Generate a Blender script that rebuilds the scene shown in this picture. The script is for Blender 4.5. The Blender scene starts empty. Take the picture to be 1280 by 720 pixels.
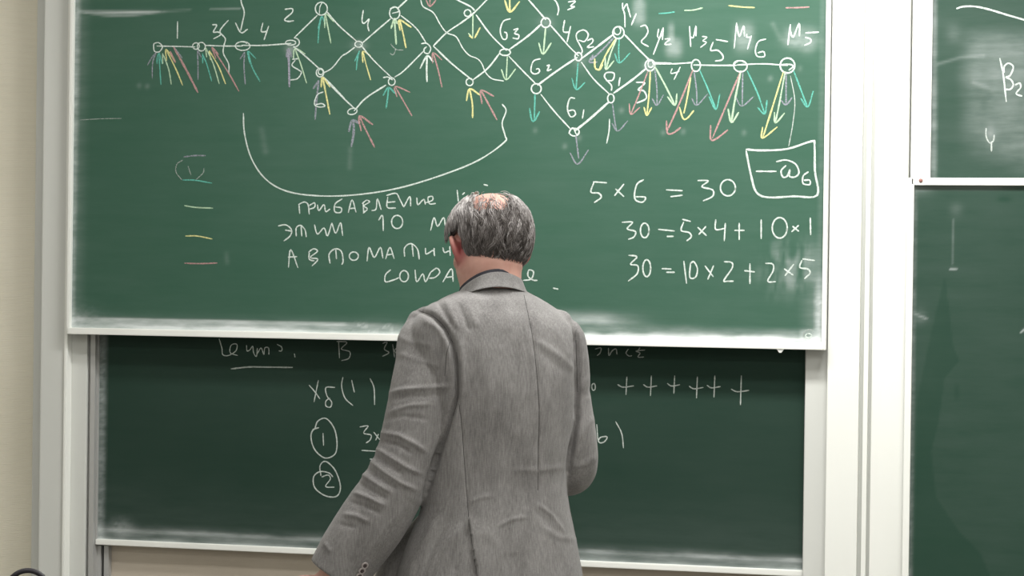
import bpy, bmesh, math, random
import numpy as np
from mathutils import Vector, Matrix
from mathutils.bvhtree import BVHTree
random.seed(7)
rng = np.random.default_rng(7)
scn = bpy.context.scene
COL = scn.collection

# ------------------------------------------------------------------ camera
FPX = 2880.0
YAW, PITCH, ROLL = math.radians(14.2), math.radians(-0.46), math.radians(0.75)
F = Vector((-math.sin(YAW)*math.cos(PITCH), math.cos(YAW)*math.cos(PITCH), math.sin(PITCH)))
R0 = Vector((math.cos(YAW), math.sin(YAW), 0))
U0 = R0.cross(F)
XC = R0*math.cos(ROLL) + U0*math.sin(ROLL)
YC = U0*math.cos(ROLL) - R0*math.sin(ROLL)
CP = Vector((0, -0.09, 1.46)) - F*6.0
FH = Vector((-math.sin(YAW), math.cos(YAW), 0))          # horizontal viewing direction
cam = bpy.data.cameras.new('camera'); cam.lens = FPX*36/1280; cam.sensor_width = 36
cam.clip_start = 0.05; cam.clip_end = 100
co = bpy.data.objects.new('camera', cam); COL.objects.link(co)
m = Matrix((XC, YC, -F)).transposed().to_4x4(); m.translation = CP
co.matrix_world = m
scn.camera = co

def ray(px, py): return F + XC*((px-640)/FPX) - YC*((py-360)/FPX)
def W(px, py, Y):
    d = ray(px, py); return CP + d*((Y-CP.y)/d.y)
def M(px, py, d): return CP + ray(px, py)*d
def projn(P):
    Q = np.asarray(P) - np.array(CP)
    z = Q @ np.array(F)
    return 640 + FPX*(Q @ np.array(XC))/z, 360 - FPX*(Q @ np.array(YC))/z, z

# ------------------------------------------------------------------ world, lights, exposure
w = bpy.data.worlds.new('room_ambient'); scn.world = w; w.use_nodes = True
w.node_tree.nodes['Background'].inputs[0].default_value = (0.8, 0.85, 0.9, 1)
w.node_tree.nodes['Background'].inputs[1].default_value = 0.25
vs = scn.view_settings
vs.view_transform = 'Standard'; vs.look = 'None'; vs.gamma = 1.0; vs.exposure = 0.10
vs.use_curve_mapping = False
CEIL = 3.3
CEILING_LAMPS = [(x, y) for y in (-1.9, -4.3, -6.6) for x in (-1.3, 1.2, 3.4)]
LAMP_POWER = (11.0, 20.0, 25.0)          # left, middle and right column
BOARD_LAMPS = [(0.75, -1.05, 2.9, 72.0)]

# ------------------------------------------------------------------ helpers
def link(o, parent=None):
    COL.objects.link(o)
    if parent is not None: o.parent = parent
    return o
def tag(o, label=None, cat=None, group=None, kind=None):
    if label: o['label'] = label
    if cat: o['category'] = cat
    if group: o['group'] = group
    if kind: o['kind'] = kind
    return o
def thing(name, label, cat, loc=(0, 0, 0), group=None):
    o = bpy.data.objects.new(name, None); o.location = loc; COL.objects.link(o)
    o.empty_display_size = 0.1
    return tag(o, label, cat, group)
def place(o, parent):
    """parent a mesh written in world coordinates under an Empty that has only a location"""
    if parent is not None:
        o.parent = parent
        root = parent; off = Vector(parent.location)
        while root.parent: root = root.parent; off += Vector(root.location)
        o.data.transform(Matrix.Translation(-off))
    return o
def mesh_obj(name, verts, faces, mat, parent=None, smooth=False):
    me = bpy.data.meshes.new(name)
    me.from_pydata([tuple(v) for v in verts], [], [tuple(f) for f in faces])
    if smooth: me.polygons.foreach_set('use_smooth', [True]*len(me.polygons))
    if mat: me.materials.append(mat)
    me.update()
    o = bpy.data.objects.new(name, me); COL.objects.link(o)
    return place(o, parent)
def box(name, a, b, mat, parent=None, bev=0.0):
    bm = bmesh.new()
    bmesh.ops.create_cube(bm, size=1)
    for v in bm.verts:
        v.co = Vector([(a[i]+b[i])/2 + v.co[i]*(b[i]-a[i]) for i in range(3)])
    if bev: bmesh.ops.bevel(bm, geom=list(bm.edges), offset=bev, segments=2, profile=0.7, affect='EDGES')
    me = bpy.data.meshes.new(name); bm.to_mesh(me); bm.free()
    me.materials.append(mat)
    o = bpy.data.objects.new(name, me); COL.objects.link(o)
    return place(o, parent)
def cat_rom(pts, n=6):
    P = [np.array(p, float) for p in pts]
    if len(P) < 3: return P
    Q = [2*P[0]-P[1]] + P + [2*P[-1]-P[-2]]
    out = []
    for i in range(1, len(Q)-2):
        p0, p1, p2, p3 = Q[i-1:i+3]
        for k in range(n):
            t = k/n
            out.append(0.5*((2*p1)+(p2-p0)*t+(2*p0-5*p1+4*p2-p3)*t*t+(3*p1-p0-3*p2+p3)*t**3))
    out.append(P[-1]); return out

# ---- node materials
def mat(name, base=(0.5,)*3, rough=0.6, spec=0.5, metal=0.0):
    m = bpy.data.materials.new(name); m.use_nodes = True
    b = m.node_tree.nodes['Principled BSDF']
    b.inputs['Base Color'].default_value = (*base, 1); b.inputs['Roughness'].default_value = rough
    b.inputs['Specular IOR Level'].default_value = spec; b.inputs['Metallic'].default_value = metal
    return m
def nd(m, t, **kw):
    n = m.node_tree.nodes.new(t)
    for k, v in kw.items():
        if k in n.inputs: n.inputs[k].default_value = v
        else: setattr(n, k, v)
    return n
def noise(m, scale, detail=3, stretch=(1, 1, 1), rough=0.5):
    tc = nd(m, 'ShaderNodeTexCoord'); mp = nd(m, 'ShaderNodeMapping'); mp.inputs['Scale'].default_value = stretch
    n = nd(m, 'ShaderNodeTexNoise'); n.inputs['Scale'].default_value = scale; n.inputs['Detail'].default_value = detail
    n.inputs['Roughness'].default_value = rough
    L = m.node_tree.links
    L.new(tc.outputs['Object'], mp.inputs[0]); L.new(mp.outputs[0], n.inputs['Vector'])
    return n
def ramp(m, fac, stops):
    r = nd(m, 'ShaderNodeValToRGB'); e = r.color_ramp.elements
    while len(e) < len(stops): e.new(0.5)
    for el, (p, c) in zip(e, stops): el.position = p; el.color = (*c, 1)
    m.node_tree.links.new(fac, r.inputs[0]); return r
def tex_mat(name, c0, c1, scale, rough=0.6, stretch=(1, 1, 1), bump=0.0, lo=0.35, hi=0.65, spec=0.5, detail=3, metal=0, bdist=0.001):
    m = mat(name, c0, rough, spec, metal); b = m.node_tree.nodes['Principled BSDF']
    n = noise(m, scale, detail, stretch)
    r = ramp(m, n.outputs['Fac'], [(lo, c0), (hi, c1)])
    m.node_tree.links.new(r.outputs[0], b.inputs['Base Color'])
    if bump:
        bp = nd(m, 'ShaderNodeBump'); bp.inputs['Strength'].default_value = bump; bp.inputs['Distance'].default_value = bdist
        m.node_tree.links.new(n.outputs['Fac'], bp.inputs['Height']); m.node_tree.links.new(bp.outputs[0], b.inputs['Normal'])
    return m

white = tex_mat('white_enamel', (0.82, 0.83, 0.79), (0.86, 0.87, 0.83), 6, 0.42, stretch=(1, 1, 0.15), spec=0.4)
dim_white = tex_mat('dimmed_post_white', (0.60, 0.61, 0.58), (0.65, 0.66, 0.63), 5, 0.5, stretch=(1, 1, 0.1), spec=0.35)  # darker copy of the white: weaker left-hand light and recess shade in the colour
alu = tex_mat('aluminium_rail', (0.42, 0.42, 0.41), (0.5, 0.5, 0.49), 20, 0.45, stretch=(1, 1, 0.05), metal=0.3)
dark_gap = mat('dark_gap', (0.08, 0.08, 0.075), 0.8)
ceil_m = tex_mat('ceiling_paint', (0.75, 0.75, 0.72), (0.8, 0.8, 0.77), 3, 0.9)
floor_m = tex_mat('linoleum', (0.19, 0.18, 0.16), (0.26, 0.25, 0.23), 9, 0.5)
side_m = tex_mat('side_wall_paint', (0.6, 0.59, 0.55), (0.65, 0.64, 0.6), 4, 0.85)
black_m = tex_mat('black_leather', (0.012, 0.011, 0.016), (0.025, 0.022, 0.03), 60, 0.45, bump=0.2)
wood_m = tex_mat('chair_wood', (0.28, 0.16, 0.08), (0.4, 0.25, 0.13), 12, 0.5, stretch=(1, 8, 1))
steel_m = mat('dark_steel', (0.1, 0.1, 0.1), 0.4, metal=0.7)

def wallpaper():
    m = tex_mat('ribbed_wallpaper', (0.76, 0.72, 0.60), (0.80, 0.76, 0.64), 3, 0.8, spec=0.2)
    nt = m.node_tree; b = nt.nodes['Principled BSDF']
    tc = nd(m, 'ShaderNodeTexCoord'); wv = nd(m, 'ShaderNodeTexWave'); wv.bands_direction = 'Z'
    wv.inputs['Scale'].default_value = 62; wv.inputs['Distortion'].default_value = 0.6
    nt.links.new(tc.outputs['Object'], wv.inputs['Vector'])
    bp = nd(m, 'ShaderNodeBump'); bp.inputs['Strength'].default_value = 0.35; bp.inputs['Distance'].default_value = 0.001
    nt.links.new(wv.outputs['Fac'], bp.inputs['Height']); nt.links.new(bp.outputs[0], b.inputs['Normal'])
    return m
wallp = wallpaper()

def board_mat(name, base, dustc=(0.62, 0.66, 0.66)):
    m = mat(name, base, 0.65, 0.15); nt = m.node_tree; b = nt.nodes['Principled BSDF']
    at = nd(m, 'ShaderNodeAttribute'); at.attribute_name = 'dust'
    n1 = noise(m, 14, 5, (0.35, 1, 2.2), 0.65)
    n2 = noise(m, 2.2, 3, (1, 1, 1.4))
    # dust with streaky breakup
    mr = nd(m, 'ShaderNodeMapRange'); mr.inputs[1].default_value = 0.25; mr.inputs[2].default_value = 0.75
    mr.inputs[3].default_value = 0.45; mr.inputs[4].default_value = 1.45
    nt.links.new(n1.outputs['Fac'], mr.inputs[0])
    mu = nd(m, 'ShaderNodeMath', operation='MULTIPLY'); nt.links.new(at.outputs['Fac'], mu.inputs[0]); nt.links.new(mr.outputs[0], mu.inputs[1])
    mr2 = nd(m, 'ShaderNodeMapRange'); mr2.inputs[1].default_value = 0.3; mr2.inputs[2].default_value = 0.7
    mr2.inputs[3].default_value = 0.0; mr2.inputs[4].default_value = 0.010
    nt.links.new(n2.outputs['Fac'], mr2.inputs[0])
    ad = nd(m, 'ShaderNodeMath', operation='ADD', use_clamp=True); nt.links.new(mu.outputs[0], ad.inputs[0]); nt.links.new(mr2.outputs[0], ad.inputs[1])
    mx = nd(m, 'ShaderNodeMix', data_type='RGBA'); nt.links.new(ad.outputs[0], mx.inputs[0])
    mx.inputs[6].default_value = (*base, 1); mx.inputs[7].default_value = (*dustc, 1)
    nt.links.new(mx.outputs[2], b.inputs['Base Color'])
    return m
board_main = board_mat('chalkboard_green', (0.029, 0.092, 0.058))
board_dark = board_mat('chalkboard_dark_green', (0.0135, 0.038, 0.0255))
board_side = board_mat('chalkboard_side_green', (0.0145, 0.048, 0.030))

def chalk_mat(name, c, dens=0.8):
    m = mat(name, c, 0.95, 0.05); nt = m.node_tree; b = nt.nodes['Principled BSDF']
    n = noise(m, 260, 2); r = ramp(m, n.outputs['Fac'], [(0.28, (dens*0.55,)*3), (0.62, (dens,)*3)])
    nt.links.new(r.outputs[0], b.inputs['Alpha'])
    return m
CH = {'w': chalk_mat('white_chalk', (0.70, 0.78, 0.73), 0.9), 'f': chalk_mat('faint_white_chalk', (0.62, 0.68, 0.64), 0.42),
      'g': chalk_mat('grey_violet_chalk', (0.42, 0.42, 0.50), 0.55), 't': chalk_mat('teal_chalk', (0.16, 0.56, 0.46), 0.72),
      'y': chalk_mat('yellow_chalk', (0.84, 0.80, 0.36), 0.8), 'l': chalk_mat('pale_green_chalk', (0.60, 0.80, 0.56), 0.75),
      'p': chalk_mat('pink_chalk', (0.68, 0.38, 0.38), 0.62), 'm': chalk_mat('thin_white_chalk', (0.7, 0.76, 0.72), 0.68)}

# ------------------------------------------------------------------ the setting
RX0, RX1, RY0 = -2.7, 4.6, -8.2
def struct(o): o['kind'] = 'structure'; return o
struct(box('floor', (RX0, RY0, -0.1), (RX1, 0.1, 0), floor_m))
struct(box('ceiling', (RX0, RY0, CEIL), (RX1, 0.1, CEIL+0.1), ceil_m))
struct(box('wall_back', (RX0, 0, 0), (RX1, 0.1, CEIL), wallp))
struct(box('wall_left', (RX0-0.1, RY0, 0), (RX0, 0.1, CEIL), side_m))
struct(box('wall_right', (RX1, RY0, 0), (RX1+0.1, 0.1, CEIL), side_m))
struct(box('wall_front', (RX0, RY0-0.1, 0), (RX1, RY0, CEIL), side_m))
struct(box('baseboard_back', (RX0, -0.015, 0), (W(44, 600, 0).x-0.02, 0, 0.1), dim_white, bev=0.003))

YU, YL = -0.10, -0.035            # writing planes of the front and the rear sliding board
YRL, YRU = -0.105, -0.045
def X(px, Y, py=500): return W(px, py, Y).x
ZT = 3.0
# left post: flat face, bright bead, recessed track strip, aluminium rail
shaded_wall_m = tex_mat('shaded_wall_beige', (0.50, 0.44, 0.36), (0.54, 0.48, 0.40), 3, 0.8)  # shade of the boards on the wall, put into a darker beige
struct(box('board_shade_sheet', (X(139, 0), -0.008, 0.02), (X(1008, 0), 0, 1.2), shaded_wall_m))  # sheet added under the boards to carry the shaded wall tone
lp = struct(bpy.data.objects.new('trim_1', None)); COL.objects.link(lp)
def pc(name, x0, x1, yf, m, parent, z0=0.02, z1=ZT, bev=0.002): return box(name, (x0, yf, z0), (x1, 0.0, z1), m, parent, bev)
yp = -0.085
pc('post_edge', X(44, -0.03), X(50.5, yp), -0.045, dim_white, lp)
pc('post_face', X(50, yp), X(81, yp), yp, dim_white, lp, bev=0.004)
pc('edge_bead', X(80.5, yp), X(84.5, yp), yp-0.006, white, lp, bev=0.003)
pc('track_strip', X(84, -0.06), X(108.5, -0.06), -0.062, dim_white, lp)
pc('track_groove', X(108, -0.05), X(113, -0.05), -0.045, alu, lp)
pc('guide_gap', X(112.3, -0.05), X(114.4, -0.05), -0.035, dark_gap, lp)
pc('guide_rail', X(114, -0.05), X(120, -0.05), -0.058, alu, lp, bev=0.0015)
pc('guide_gap', X(119.5, -0.02), X(130, -0.02), -0.012, dark_gap, lp)
pc('guide_rail', X(127, -0.01), X(132, -0.01), -0.03, alu, lp, z1=W(125, 680, 0).z, bev=0.001)
pc('guide_gap', X(131.6, -0.02), X(134, -0.02), -0.018, dark_gap, lp, z1=W(125, 680, 0).z, bev=0)
pc('guide_rail', X(133.6, -0.02), X(139.5, -0.02), -0.028, alu, lp, z1=W(125, 680, 0).z, bev=0.001)
# right post
rp = struct(bpy.data.objects.new('trim_2', None)); COL.objects.link(rp)
pc('track_strip', X(1006.5, -0.06), X(1034.5, -0.06), -0.062, dim_white, rp)
pc('post_face', X(1033.5, yp), X(1073.5, yp), yp, white, rp, bev=0.004)
pc('post_groove', X(1073, yp), X(1089.5, yp), yp+0.02, dim_white, rp)
pc('groove_bead', X(1078.5, yp), X(1084.5, yp), yp+0.006, white, rp, bev=0.002)
pc('post_face', X(1089, yp), X(1131, yp), yp, white, rp, bev=0.004)
pc('track_strip', X(1128, -0.03), X(1150, -0.03), -0.03, dim_white, rp)

# ------------------------------------------------------------------ dust painting on the boards' own surface
def g(x, y, cx, cy, rx, ry, a, p=2.0): return a*np.exp(-(np.abs((x-cx)/rx)**p + np.abs((y-cy)/ry)**p))
def seg(x, y, pts, wd, a):
    d = np.full(x.shape, 1e9)
    for (x0, y0), (x1, y1) in zip(pts[:-1], pts[1:]):
        vx, vy = x1-x0, y1-y0; t = np.clip(((x-x0)*vx+(y-y0)*vy)/(vx*vx+vy*vy+1e-9), 0, 1)
        d = np.minimum(d, np.hypot(x-x0-t*vx, y-y0-t*vy))
    return a*np.exp(-(d/wd)**2)
def sm(x, a, b): t = np.clip((x-a)/(b-a), 0, 1); return t*t*(3-2*t)
def vnoise(x, y, s, seed):
    r = np.random.default_rng(seed); G = r.random((128, 128))
    u, v = x/s, y/s; i, j = np.floor(u).astype(int), np.floor(v).astype(int); fu, fv = u-i, v-j
    fu = fu*fu*(3-2*fu); fv = fv*fv*(3-2*fv); q = lambda a, b: G[a % 128, b % 128]
    return (q(i, j)*(1-fu)+q(i+1, j)*fu)*(1-fv) + (q(i, j+1)*(1-fu)+q(i+1, j+1)*fu)*fv
def fb(x, y, s, seed): return (vnoise(x, y, s, seed)+0.5*vnoise(x, y, s/2, seed+1)+0.25*vnoise(x, y, s/4, seed+2))/1.75

def dust_upper(x, y):
    yb = 409 + (x-88)*0.0214; h = yb-y                      # height above the lower frame
    n = fb(x, y*3, 26, 3); nf = fb(x*1.5, y*2, 7, 9)
    D = 0.018 + 0*x
    D += 0.015*fb(x, y, 160, 5)
    L = sm(x, 560, 470)
    D += L*(0.42*sm(h, 15, 10)*(0.35+n) + 0.45*np.exp(-((h-11)/1.4)**2)*sm(x, 110, 150)*sm(x, 436, 428) + 0.10*sm(h, 26, 4))
    D += 0.30*sm(h, 11, 4)*sm(x, 440, 330)*sm(x, 90, 130)
    D += L*0.5*sm(h, 4, 1)
    D += 0.35*sm(nf, 0.55, 0.8)*sm(h, 18, 6)*sm(x, 425, 450)*L
    Rr = sm(x, 650, 700)
    D += Rr*(1.0*sm(h, 7+6*n, 1.5) + 0.33*sm(h, 22, 5)*(0.3+n)*1.1)
    D += g(x, y, 742, 401, 45, 8, 0.40)*(0.5+n) + g(x, y, 700, 398, 30, 9, 0.2)
    e = x-(97-(y/410)*8)                                     # left edge
    D += 0.38*sm(e, 7, -1)*(0.5+nf*0.8) + 0.10*sm(e, 22, 0)
    D += g(x, y, 97, 400, 25, 14, 0.25)*nf*1.6
    er = (1028-(y/430)*5)-x
    D += sm(y, 330, 380)*(0.5*sm(er, 9, 0)*(0.4+nf)+0.12*sm(er, 30, 3)) + 0.06*sm(er, 5, 0)
    # eraser streak top left
    D += 0.42*np.exp(-((y-(14.5+(x-96)*0.004))/1.6)**2)*sm(x, 94, 100)*sm(x, 212, 190)
    low = 15+6.5*np.sin(np.clip((x-96)/108, 0, 1)*math.pi)
    D += 0.24*sm(y, low+1, low-1.5)*sm(y, 13.5, 15.5)*sm(x, 96, 110)*sm(x, 206, 196)
    D += seg(x, y, [(205, 14), (238, 12.3)], 1.2, 0.16) + seg(x, y, [(263, 11.5), (300, 10.5)], 1.0, 0.18)
    # smudges rubbed by hand
    D += g(x, y, 799, 14, 8, 17, 0.25, 3) + g(x, y, 839, 42, 4, 12, 0.22, 3) + g(x, y, 842, 60, 10, 12, 0.25, 3)
    D += g(x, y, 930, 47, 12, 17, 0.25, 3) + g(x, y, 1001, 48, 21, 13, 0.25, 3)*(0.6+nf*0.7) + g(x, y, 1010, 62, 8, 6, .1)
    blob = g(x, y, 990, 335, 34, 30, 1, 3)
    D += blob*sm(fb(x*1.3, y*0.45, 14, 21), 0.30, 0.75)*0.30
    for cx, cy in ((669, 163), (706, 183), (724, 173), (777, 138), (800, 0), (829, 166), (854, 165), (930, 166), (1000, 85), (963, 98), (184, 108), (174, 107)):
        D += g(x, y, cx, cy, 3.0, 3.6, 0.11)
    D += g(x, y, 449, 57, 8, 6, .22) + g(x, y, 364, 62, 7, 7, .25) + g(x, y, 683, 30, 9, 8, .12) + g(x, y, 812, 82, 7, 7, .2) + g(x, y, 725, 76, 9, 9, .12)
    D += g(x, y, 1009, 421, 9, 9, .28, 6) - 1.0*g(x, y, 1009, 421, 5.5, 5.5, .3, 4)
    D += seg(x, y, [(966, 30), (975, 48), (990, 52)], 3, .06) + seg(x, y, [(438, 185), (437, 210)], 3, .06) + seg(x, y, [(283, 318), (284, 328)], 3, .07) + seg(x, y, [(327, 162), (332, 190)], 4, .06)
    return np.clip(D, 0, 1)
def dust_lower(x, y):
    yb = 675 + (x-125)*0.0448; h = yb-y
    n = fb(x, y*3, 30, 33); nf = fb(x*1.5, y*2, 7, 39)
    D = 0.004 + 0.006*fb(x, y, 120, 35) + 0.022*sm(h, 110, 10)
    D += 0.24*sm(h, 26, 7)*(0.35+n) + 0.42*np.exp(-((h-12-2*n)/2.5)**2)*(0.25+n*0.8) + 0.35*sm(h, 4, 0.5)
    e = x-(129.5-(y-420)/270*4)
    D += 0.30*sm(e, 8, -1)*(0.4+nf) + g(x, y, 150, 658, 14, 10, .28)*(nf+.3) + 0.35*sm(e+h, 22, 4)
    D += 0.5*sm(x, 960, 1000)*sm(h, 8, 1)*(nf+.3)
    return np.clip(D, 0, 1)
def dust_rl(x, y):
    n = fb(x, y, 40, 53); nf = fb(x*1.5, y*2, 8, 59)
    D = 0.020+0.008*n
    # damp-wiped cleaner patch
    lt = np.interp(y, [340, 420, 500, 620, 720], [1182, 1163, 1146, 1144, 1142])
    rt = np.interp(y, [348, 400, 430, 451, 472, 529, 564, 621, 663, 692, 720], [1182, 1188, 1191, 1199, 1181, 1173, 1164, 1170, 1198, 1226, 1238])
    D -= 0.015*sm(x, lt-2, lt+2)*sm(x, rt+1.5, rt-1.5)*sm(y, 346, 352)
    D -= .012*g(x, y, 1196, 490, 3, 10, 1, 4)
    e = x-(1141.5-(y-230)/330*4.5)
    D += 0.24*sm(e, 8, 0)*(0.4+nf) + 0.25*sm(y, 240, 231)*(0.3+n) + g(x, y, 1150, 236, 16, 8, .12)
    D += seg(x, y, [(1143, 392), (1158, 398)], 1.5, .25) + g(x, y, 1150, 395, 8, 10, .08)
    D += seg(x, y, [(1192, 275), (1191, 330)], 1.2, .10) + g(x, y, 1195, 262, 8, 8, .07) + seg(x, y, [(1188, 336), (1195, 336)], 1.2, .3)
    D += seg(x, y, [(1277, 415), (1281, 411)], 1.2, .5) - g(x, y, 1255, 249, 9, 4, .03)
    return np.clip(D, 0, 1)
def dust_ru(x, y):
    n = fb(x, y, 30, 63); nf = fb(x*0.6, y*1.5, 14, 69)
    D = 0.024+0.012*n
    D += 0.30*sm(x, 1174, 1166)*(0.5+nf*.8)
    reg = sm(x, 1190, 1225)*sm(y, 28, 60)*sm(y+(x-1280)*-0.35, 240, 150)
    D += reg*sm(x, 1420, 1320)*0.15*(0.35+n) + g(x, y, 1262, 170, 22, 30, .06)
    D += seg(x, y, [(1172, 80), (1200, 72), (1230, 70)], 2, .12) + seg(x, y, [(1217, 103), (1240, 112), (1270, 108)], 3, .10) + g(x, y, 1192, 42, 9, 12, .07)
    D += g(x, y, 1238, 168, 6, 10, .14)
    return np.clip(D, 0, 1)

def board(name, label, x0, x1, z0, z1, Y, bm, dust, fw_side, fw_top, fw_bot, front=0.012, back=0.018, group=None, step=0.005, sm_=None):
    root = thing(name, label, 'chalkboard', ((x0+x1)/2, Y, z0), group)
    nx, nz = int((x1-x0)/step)+1, int((z1-z0)/step)+1
    xs = np.linspace(x0+fw_side*0.5, x1-fw_side*0.5, nx); zs = np.linspace(z0+fw_bot*0.5, z1-fw_top*0.5, nz)
    gx, gz = np.meshgrid(xs, zs); P = np.stack([gx.ravel(), np.full(gx.size, Y), gz.ravel()], 1)
    px, py, _ = projn(P); D = dust(px, py)
    me = bpy.data.meshes.new('writing_surface')
    idx = np.arange(nx*nz).reshape(nz, nx)
    fc = np.stack([idx[:-1, :-1], idx[:-1, 1:], idx[1:, 1:], idx[1:, :-1]], -1).reshape(-1, 4)
    me.from_pydata((P-np.array(root.location)).tolist(), [], fc.tolist())
    at = me.attributes.new('dust', 'FLOAT', 'POINT'); at.data.foreach_set('value', D.astype(np.float32))
    me.materials.append(bm); me.update()
    o = bpy.data.objects.new('writing_surface', me); COL.objects.link(o); o.parent = root
    box('backing_panel', (x0+.004, Y+0.002, z0+.004), (x1-.004, Y+back, z1-.004), steel_m, root)
    yf, yk = Y-front, Y+back*0.8
    box('side_frame', (x0, yf, z0), (x0+fw_side, yk, z1), sm_ or white, root, 0.0025)
    box('side_frame', (x1-fw_side, yf, z0), (x1, yk, z1), sm_ or white, root, min(.0025, fw_side*.3))
    box('bottom_frame', (x0+fw_side*.5, yf-0.004, z0), (x1-fw_side*.5, yk, z0+fw_bot), white, root, 0.003)
    box('top_frame', (x0+fw_side*.5, yf, z1-fw_top), (x1-fw_side*.5, yk, z1), white, root, 0.0025)
    return root
s = 1/480
ux0, ux1 = (W(83, 417, YU-.01).x+W(88, 0, YU-.01).x)/2, (W(1032, 437, YU-.01).x+W(1038, 0, YU-.01).x)/2
uz0 = (W(83, 417.6, YU-.012).z+W(1032, 437.5, YU-.012).z)/2
print('upper', ux0, ux1, uz0, W(83, 417.6, YU-.012), W(1032, 437.5, YU-.012), W(88, 0, YU), W(1038, 0, YU))
lx0, lx1 = W(122, 550, YL).x, W(1007.5, 550, YL).x
lz0 = (W(119, 682.5, YL-.01).z+W(1000, 718.7, YL-.01).z)/2
print('lower', lx0, lx1, lz0, W(119, 682.5, YL), W(1000, 718.7, YL))
b_up = board('sliding_chalkboard', 'raised front green chalkboard covered with a white lattice drawing, coloured arrows and sums', ux0, ux1, uz0, uz0+1.22, YU, board_main, dust_upper, 0.0105, 0.014, 0.018)
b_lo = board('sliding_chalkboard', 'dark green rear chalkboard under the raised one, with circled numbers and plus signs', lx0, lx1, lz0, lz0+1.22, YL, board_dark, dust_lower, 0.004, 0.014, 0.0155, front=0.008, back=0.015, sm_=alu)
rx0 = W(1130.5, 500, YRL-.01).x
rz1 = (W(1141, 222.5, YRL).z+W(1280, 222.5, YRL).z)/2
print('right', rx0, rz1, W(1141, 222, YRL).z, W(1280, 222, YRL).z)
b_rl = board('sliding_chalkboard', 'nearly empty lowered chalkboard at the right edge with a damp wiped patch', rx0, rx0+2.0, rz1-1.22, rz1, YRL, board_side, dust_rl, 0.0165, 0.0185, 0.018)
ux = W(1140, 100, YRU).x
b_ru = board('sliding_chalkboard', 'upper right chalkboard behind the lowered one with a single Greek beta', ux, ux+2.0, rz1-0.02, rz1+1.2, YRU, board_side, dust_ru, W(1165, 100, YRU).x-ux, 0.014, 0.016)
# small screw head on the frame corner and white chalk lump under the raised board's frame
def lathe(name, prof, c, axis, mat_, parent, n=20):
    A = Vector(axis).normalized(); B = A.orthogonal().normalized(); Cc = A.cross(B)
    V = []; Fc = []
    for (r, h) in prof:
        for k in range(n):
            t = 2*math.pi*k/n; V.append(Vector(c)+A*h+(B*math.cos(t)+Cc*math.sin(t))*r)
    for i in range(len(prof)-1):
        for k in range(n): Fc.append((i*n+k, i*n+(k+1) % n, (i+1)*n+(k+1) % n, (i+1)*n+k))
    Fc.append(tuple(range(n))[::-1]); Fc.append(tuple((len(prof)-1)*n+k for k in range(n)))
    return mesh_obj(name, V, Fc, mat_, parent, True)
rust = mat('rusty_screw', (0.30, 0.14, 0.12), 0.6)
tag(lathe('frame_screw', [(0.005, 0), (0.005, 0.002), (0.003, 0.004), (0.0005, 0.0045)], W(1151, 225.5, YRL-0.012), (0, -1, 0), rust, b_rl), 'small rusty red screw head')
cl = W(975, 436.5, YU-.014)
tag(mesh_obj('chalk_lump', [cl+Vector(v) for v in ((-.012, 0, .004), (.012, 0, .004), (.012, .01, .004), (-.012, .01, .004), (-.002, .002, -.009), (.003, .002, -.009), (.003, .008, -.009), (-.002, .008, -.009))],
         [(0, 1, 5, 4), (1, 2, 6, 5), (2, 3, 7, 6), (3, 0, 4, 7), (4, 5, 6, 7), (3, 2, 1, 0)], white, b_up), 'white lump of wet chalk')

# ------------------------------------------------------------------ chalk writing: real thin ribbons lying on the boards
CR = {'A': (180, 0, 6), 'B': (340, 0, 6), 'C': (500, 0, 6), 'D': (640, 0, 6), 'E': (780, 0, 4.615), 'F': (360, 80, 4), 'G': (640, 90, 5.4545),
      'H': (720, 160, 3.75), 'I': (780, 60, 4.615), 'J': (340, 220, 4.615), 'K': (340, 60, 5.294), 'M': (370, 460, 4), 'N': (80, 0, 4.923),
      'O': (720, 400, 4), 'P': (300, 130, 3.556), 'Q': (240, 400, 4.2857), 'R': (700, 410, 3.529), 'S': (180, 180, 4), 'T': (1020, 0, 4.615),
      'U': (780, 320, 4.923), 'V': (460, 220, 4), 'Z': (1120, 0, 3), '1': (0, 0, 1)}
def ell(cx, cy, rx, ry, a0=0, a1=380, tilt=0):
    t = math.radians(tilt); out = []
    for k in range(19):
        a = math.radians(a0+(a1-a0)*k/18); u, v = rx*math.cos(a), ry*math.sin(a)
        out.append((cx+u*math.cos(t)-v*math.sin(t), cy+u*math.sin(t)+v*math.cos(t)))
    return out
nlayer = [0]
def clusters(strokes, gap):
    B = [(min(p[0] for p in q), max(p[0] for p in q), min(p[1] for p in q), max(p[1] for p in q)) for q in strokes]
    gid = list(range(len(B)))
    for i in range(len(B)):
        for j in range(i):
            a, b = B[i], B[j]
            if a[0] < b[1]+gap and b[0] < a[1]+gap and a[2] < b[3]+gap*3 and b[2] < a[3]+gap*3:
                gi, gj = gid[i], gid[j]; gid = [gj if q == gi else q for q in gid]
    return [[strokes[k] for k in range(len(B)) if gid[k] == q] for q in sorted(set(gid))]
def chalk(name, parent, Y, c, crop, strokes, wd=2.4, label=None, smooth=True):
    if name in ('chalk_writing', 'chalk_symbol'):
        for q in clusters(strokes, 0.6*CR[crop][2]): chalk_mesh('chalk_character', parent, Y, c, crop, q, wd, label, smooth)
        return None
    return chalk_mesh(name, parent, Y, c, crop, strokes, wd, label, smooth)
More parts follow.
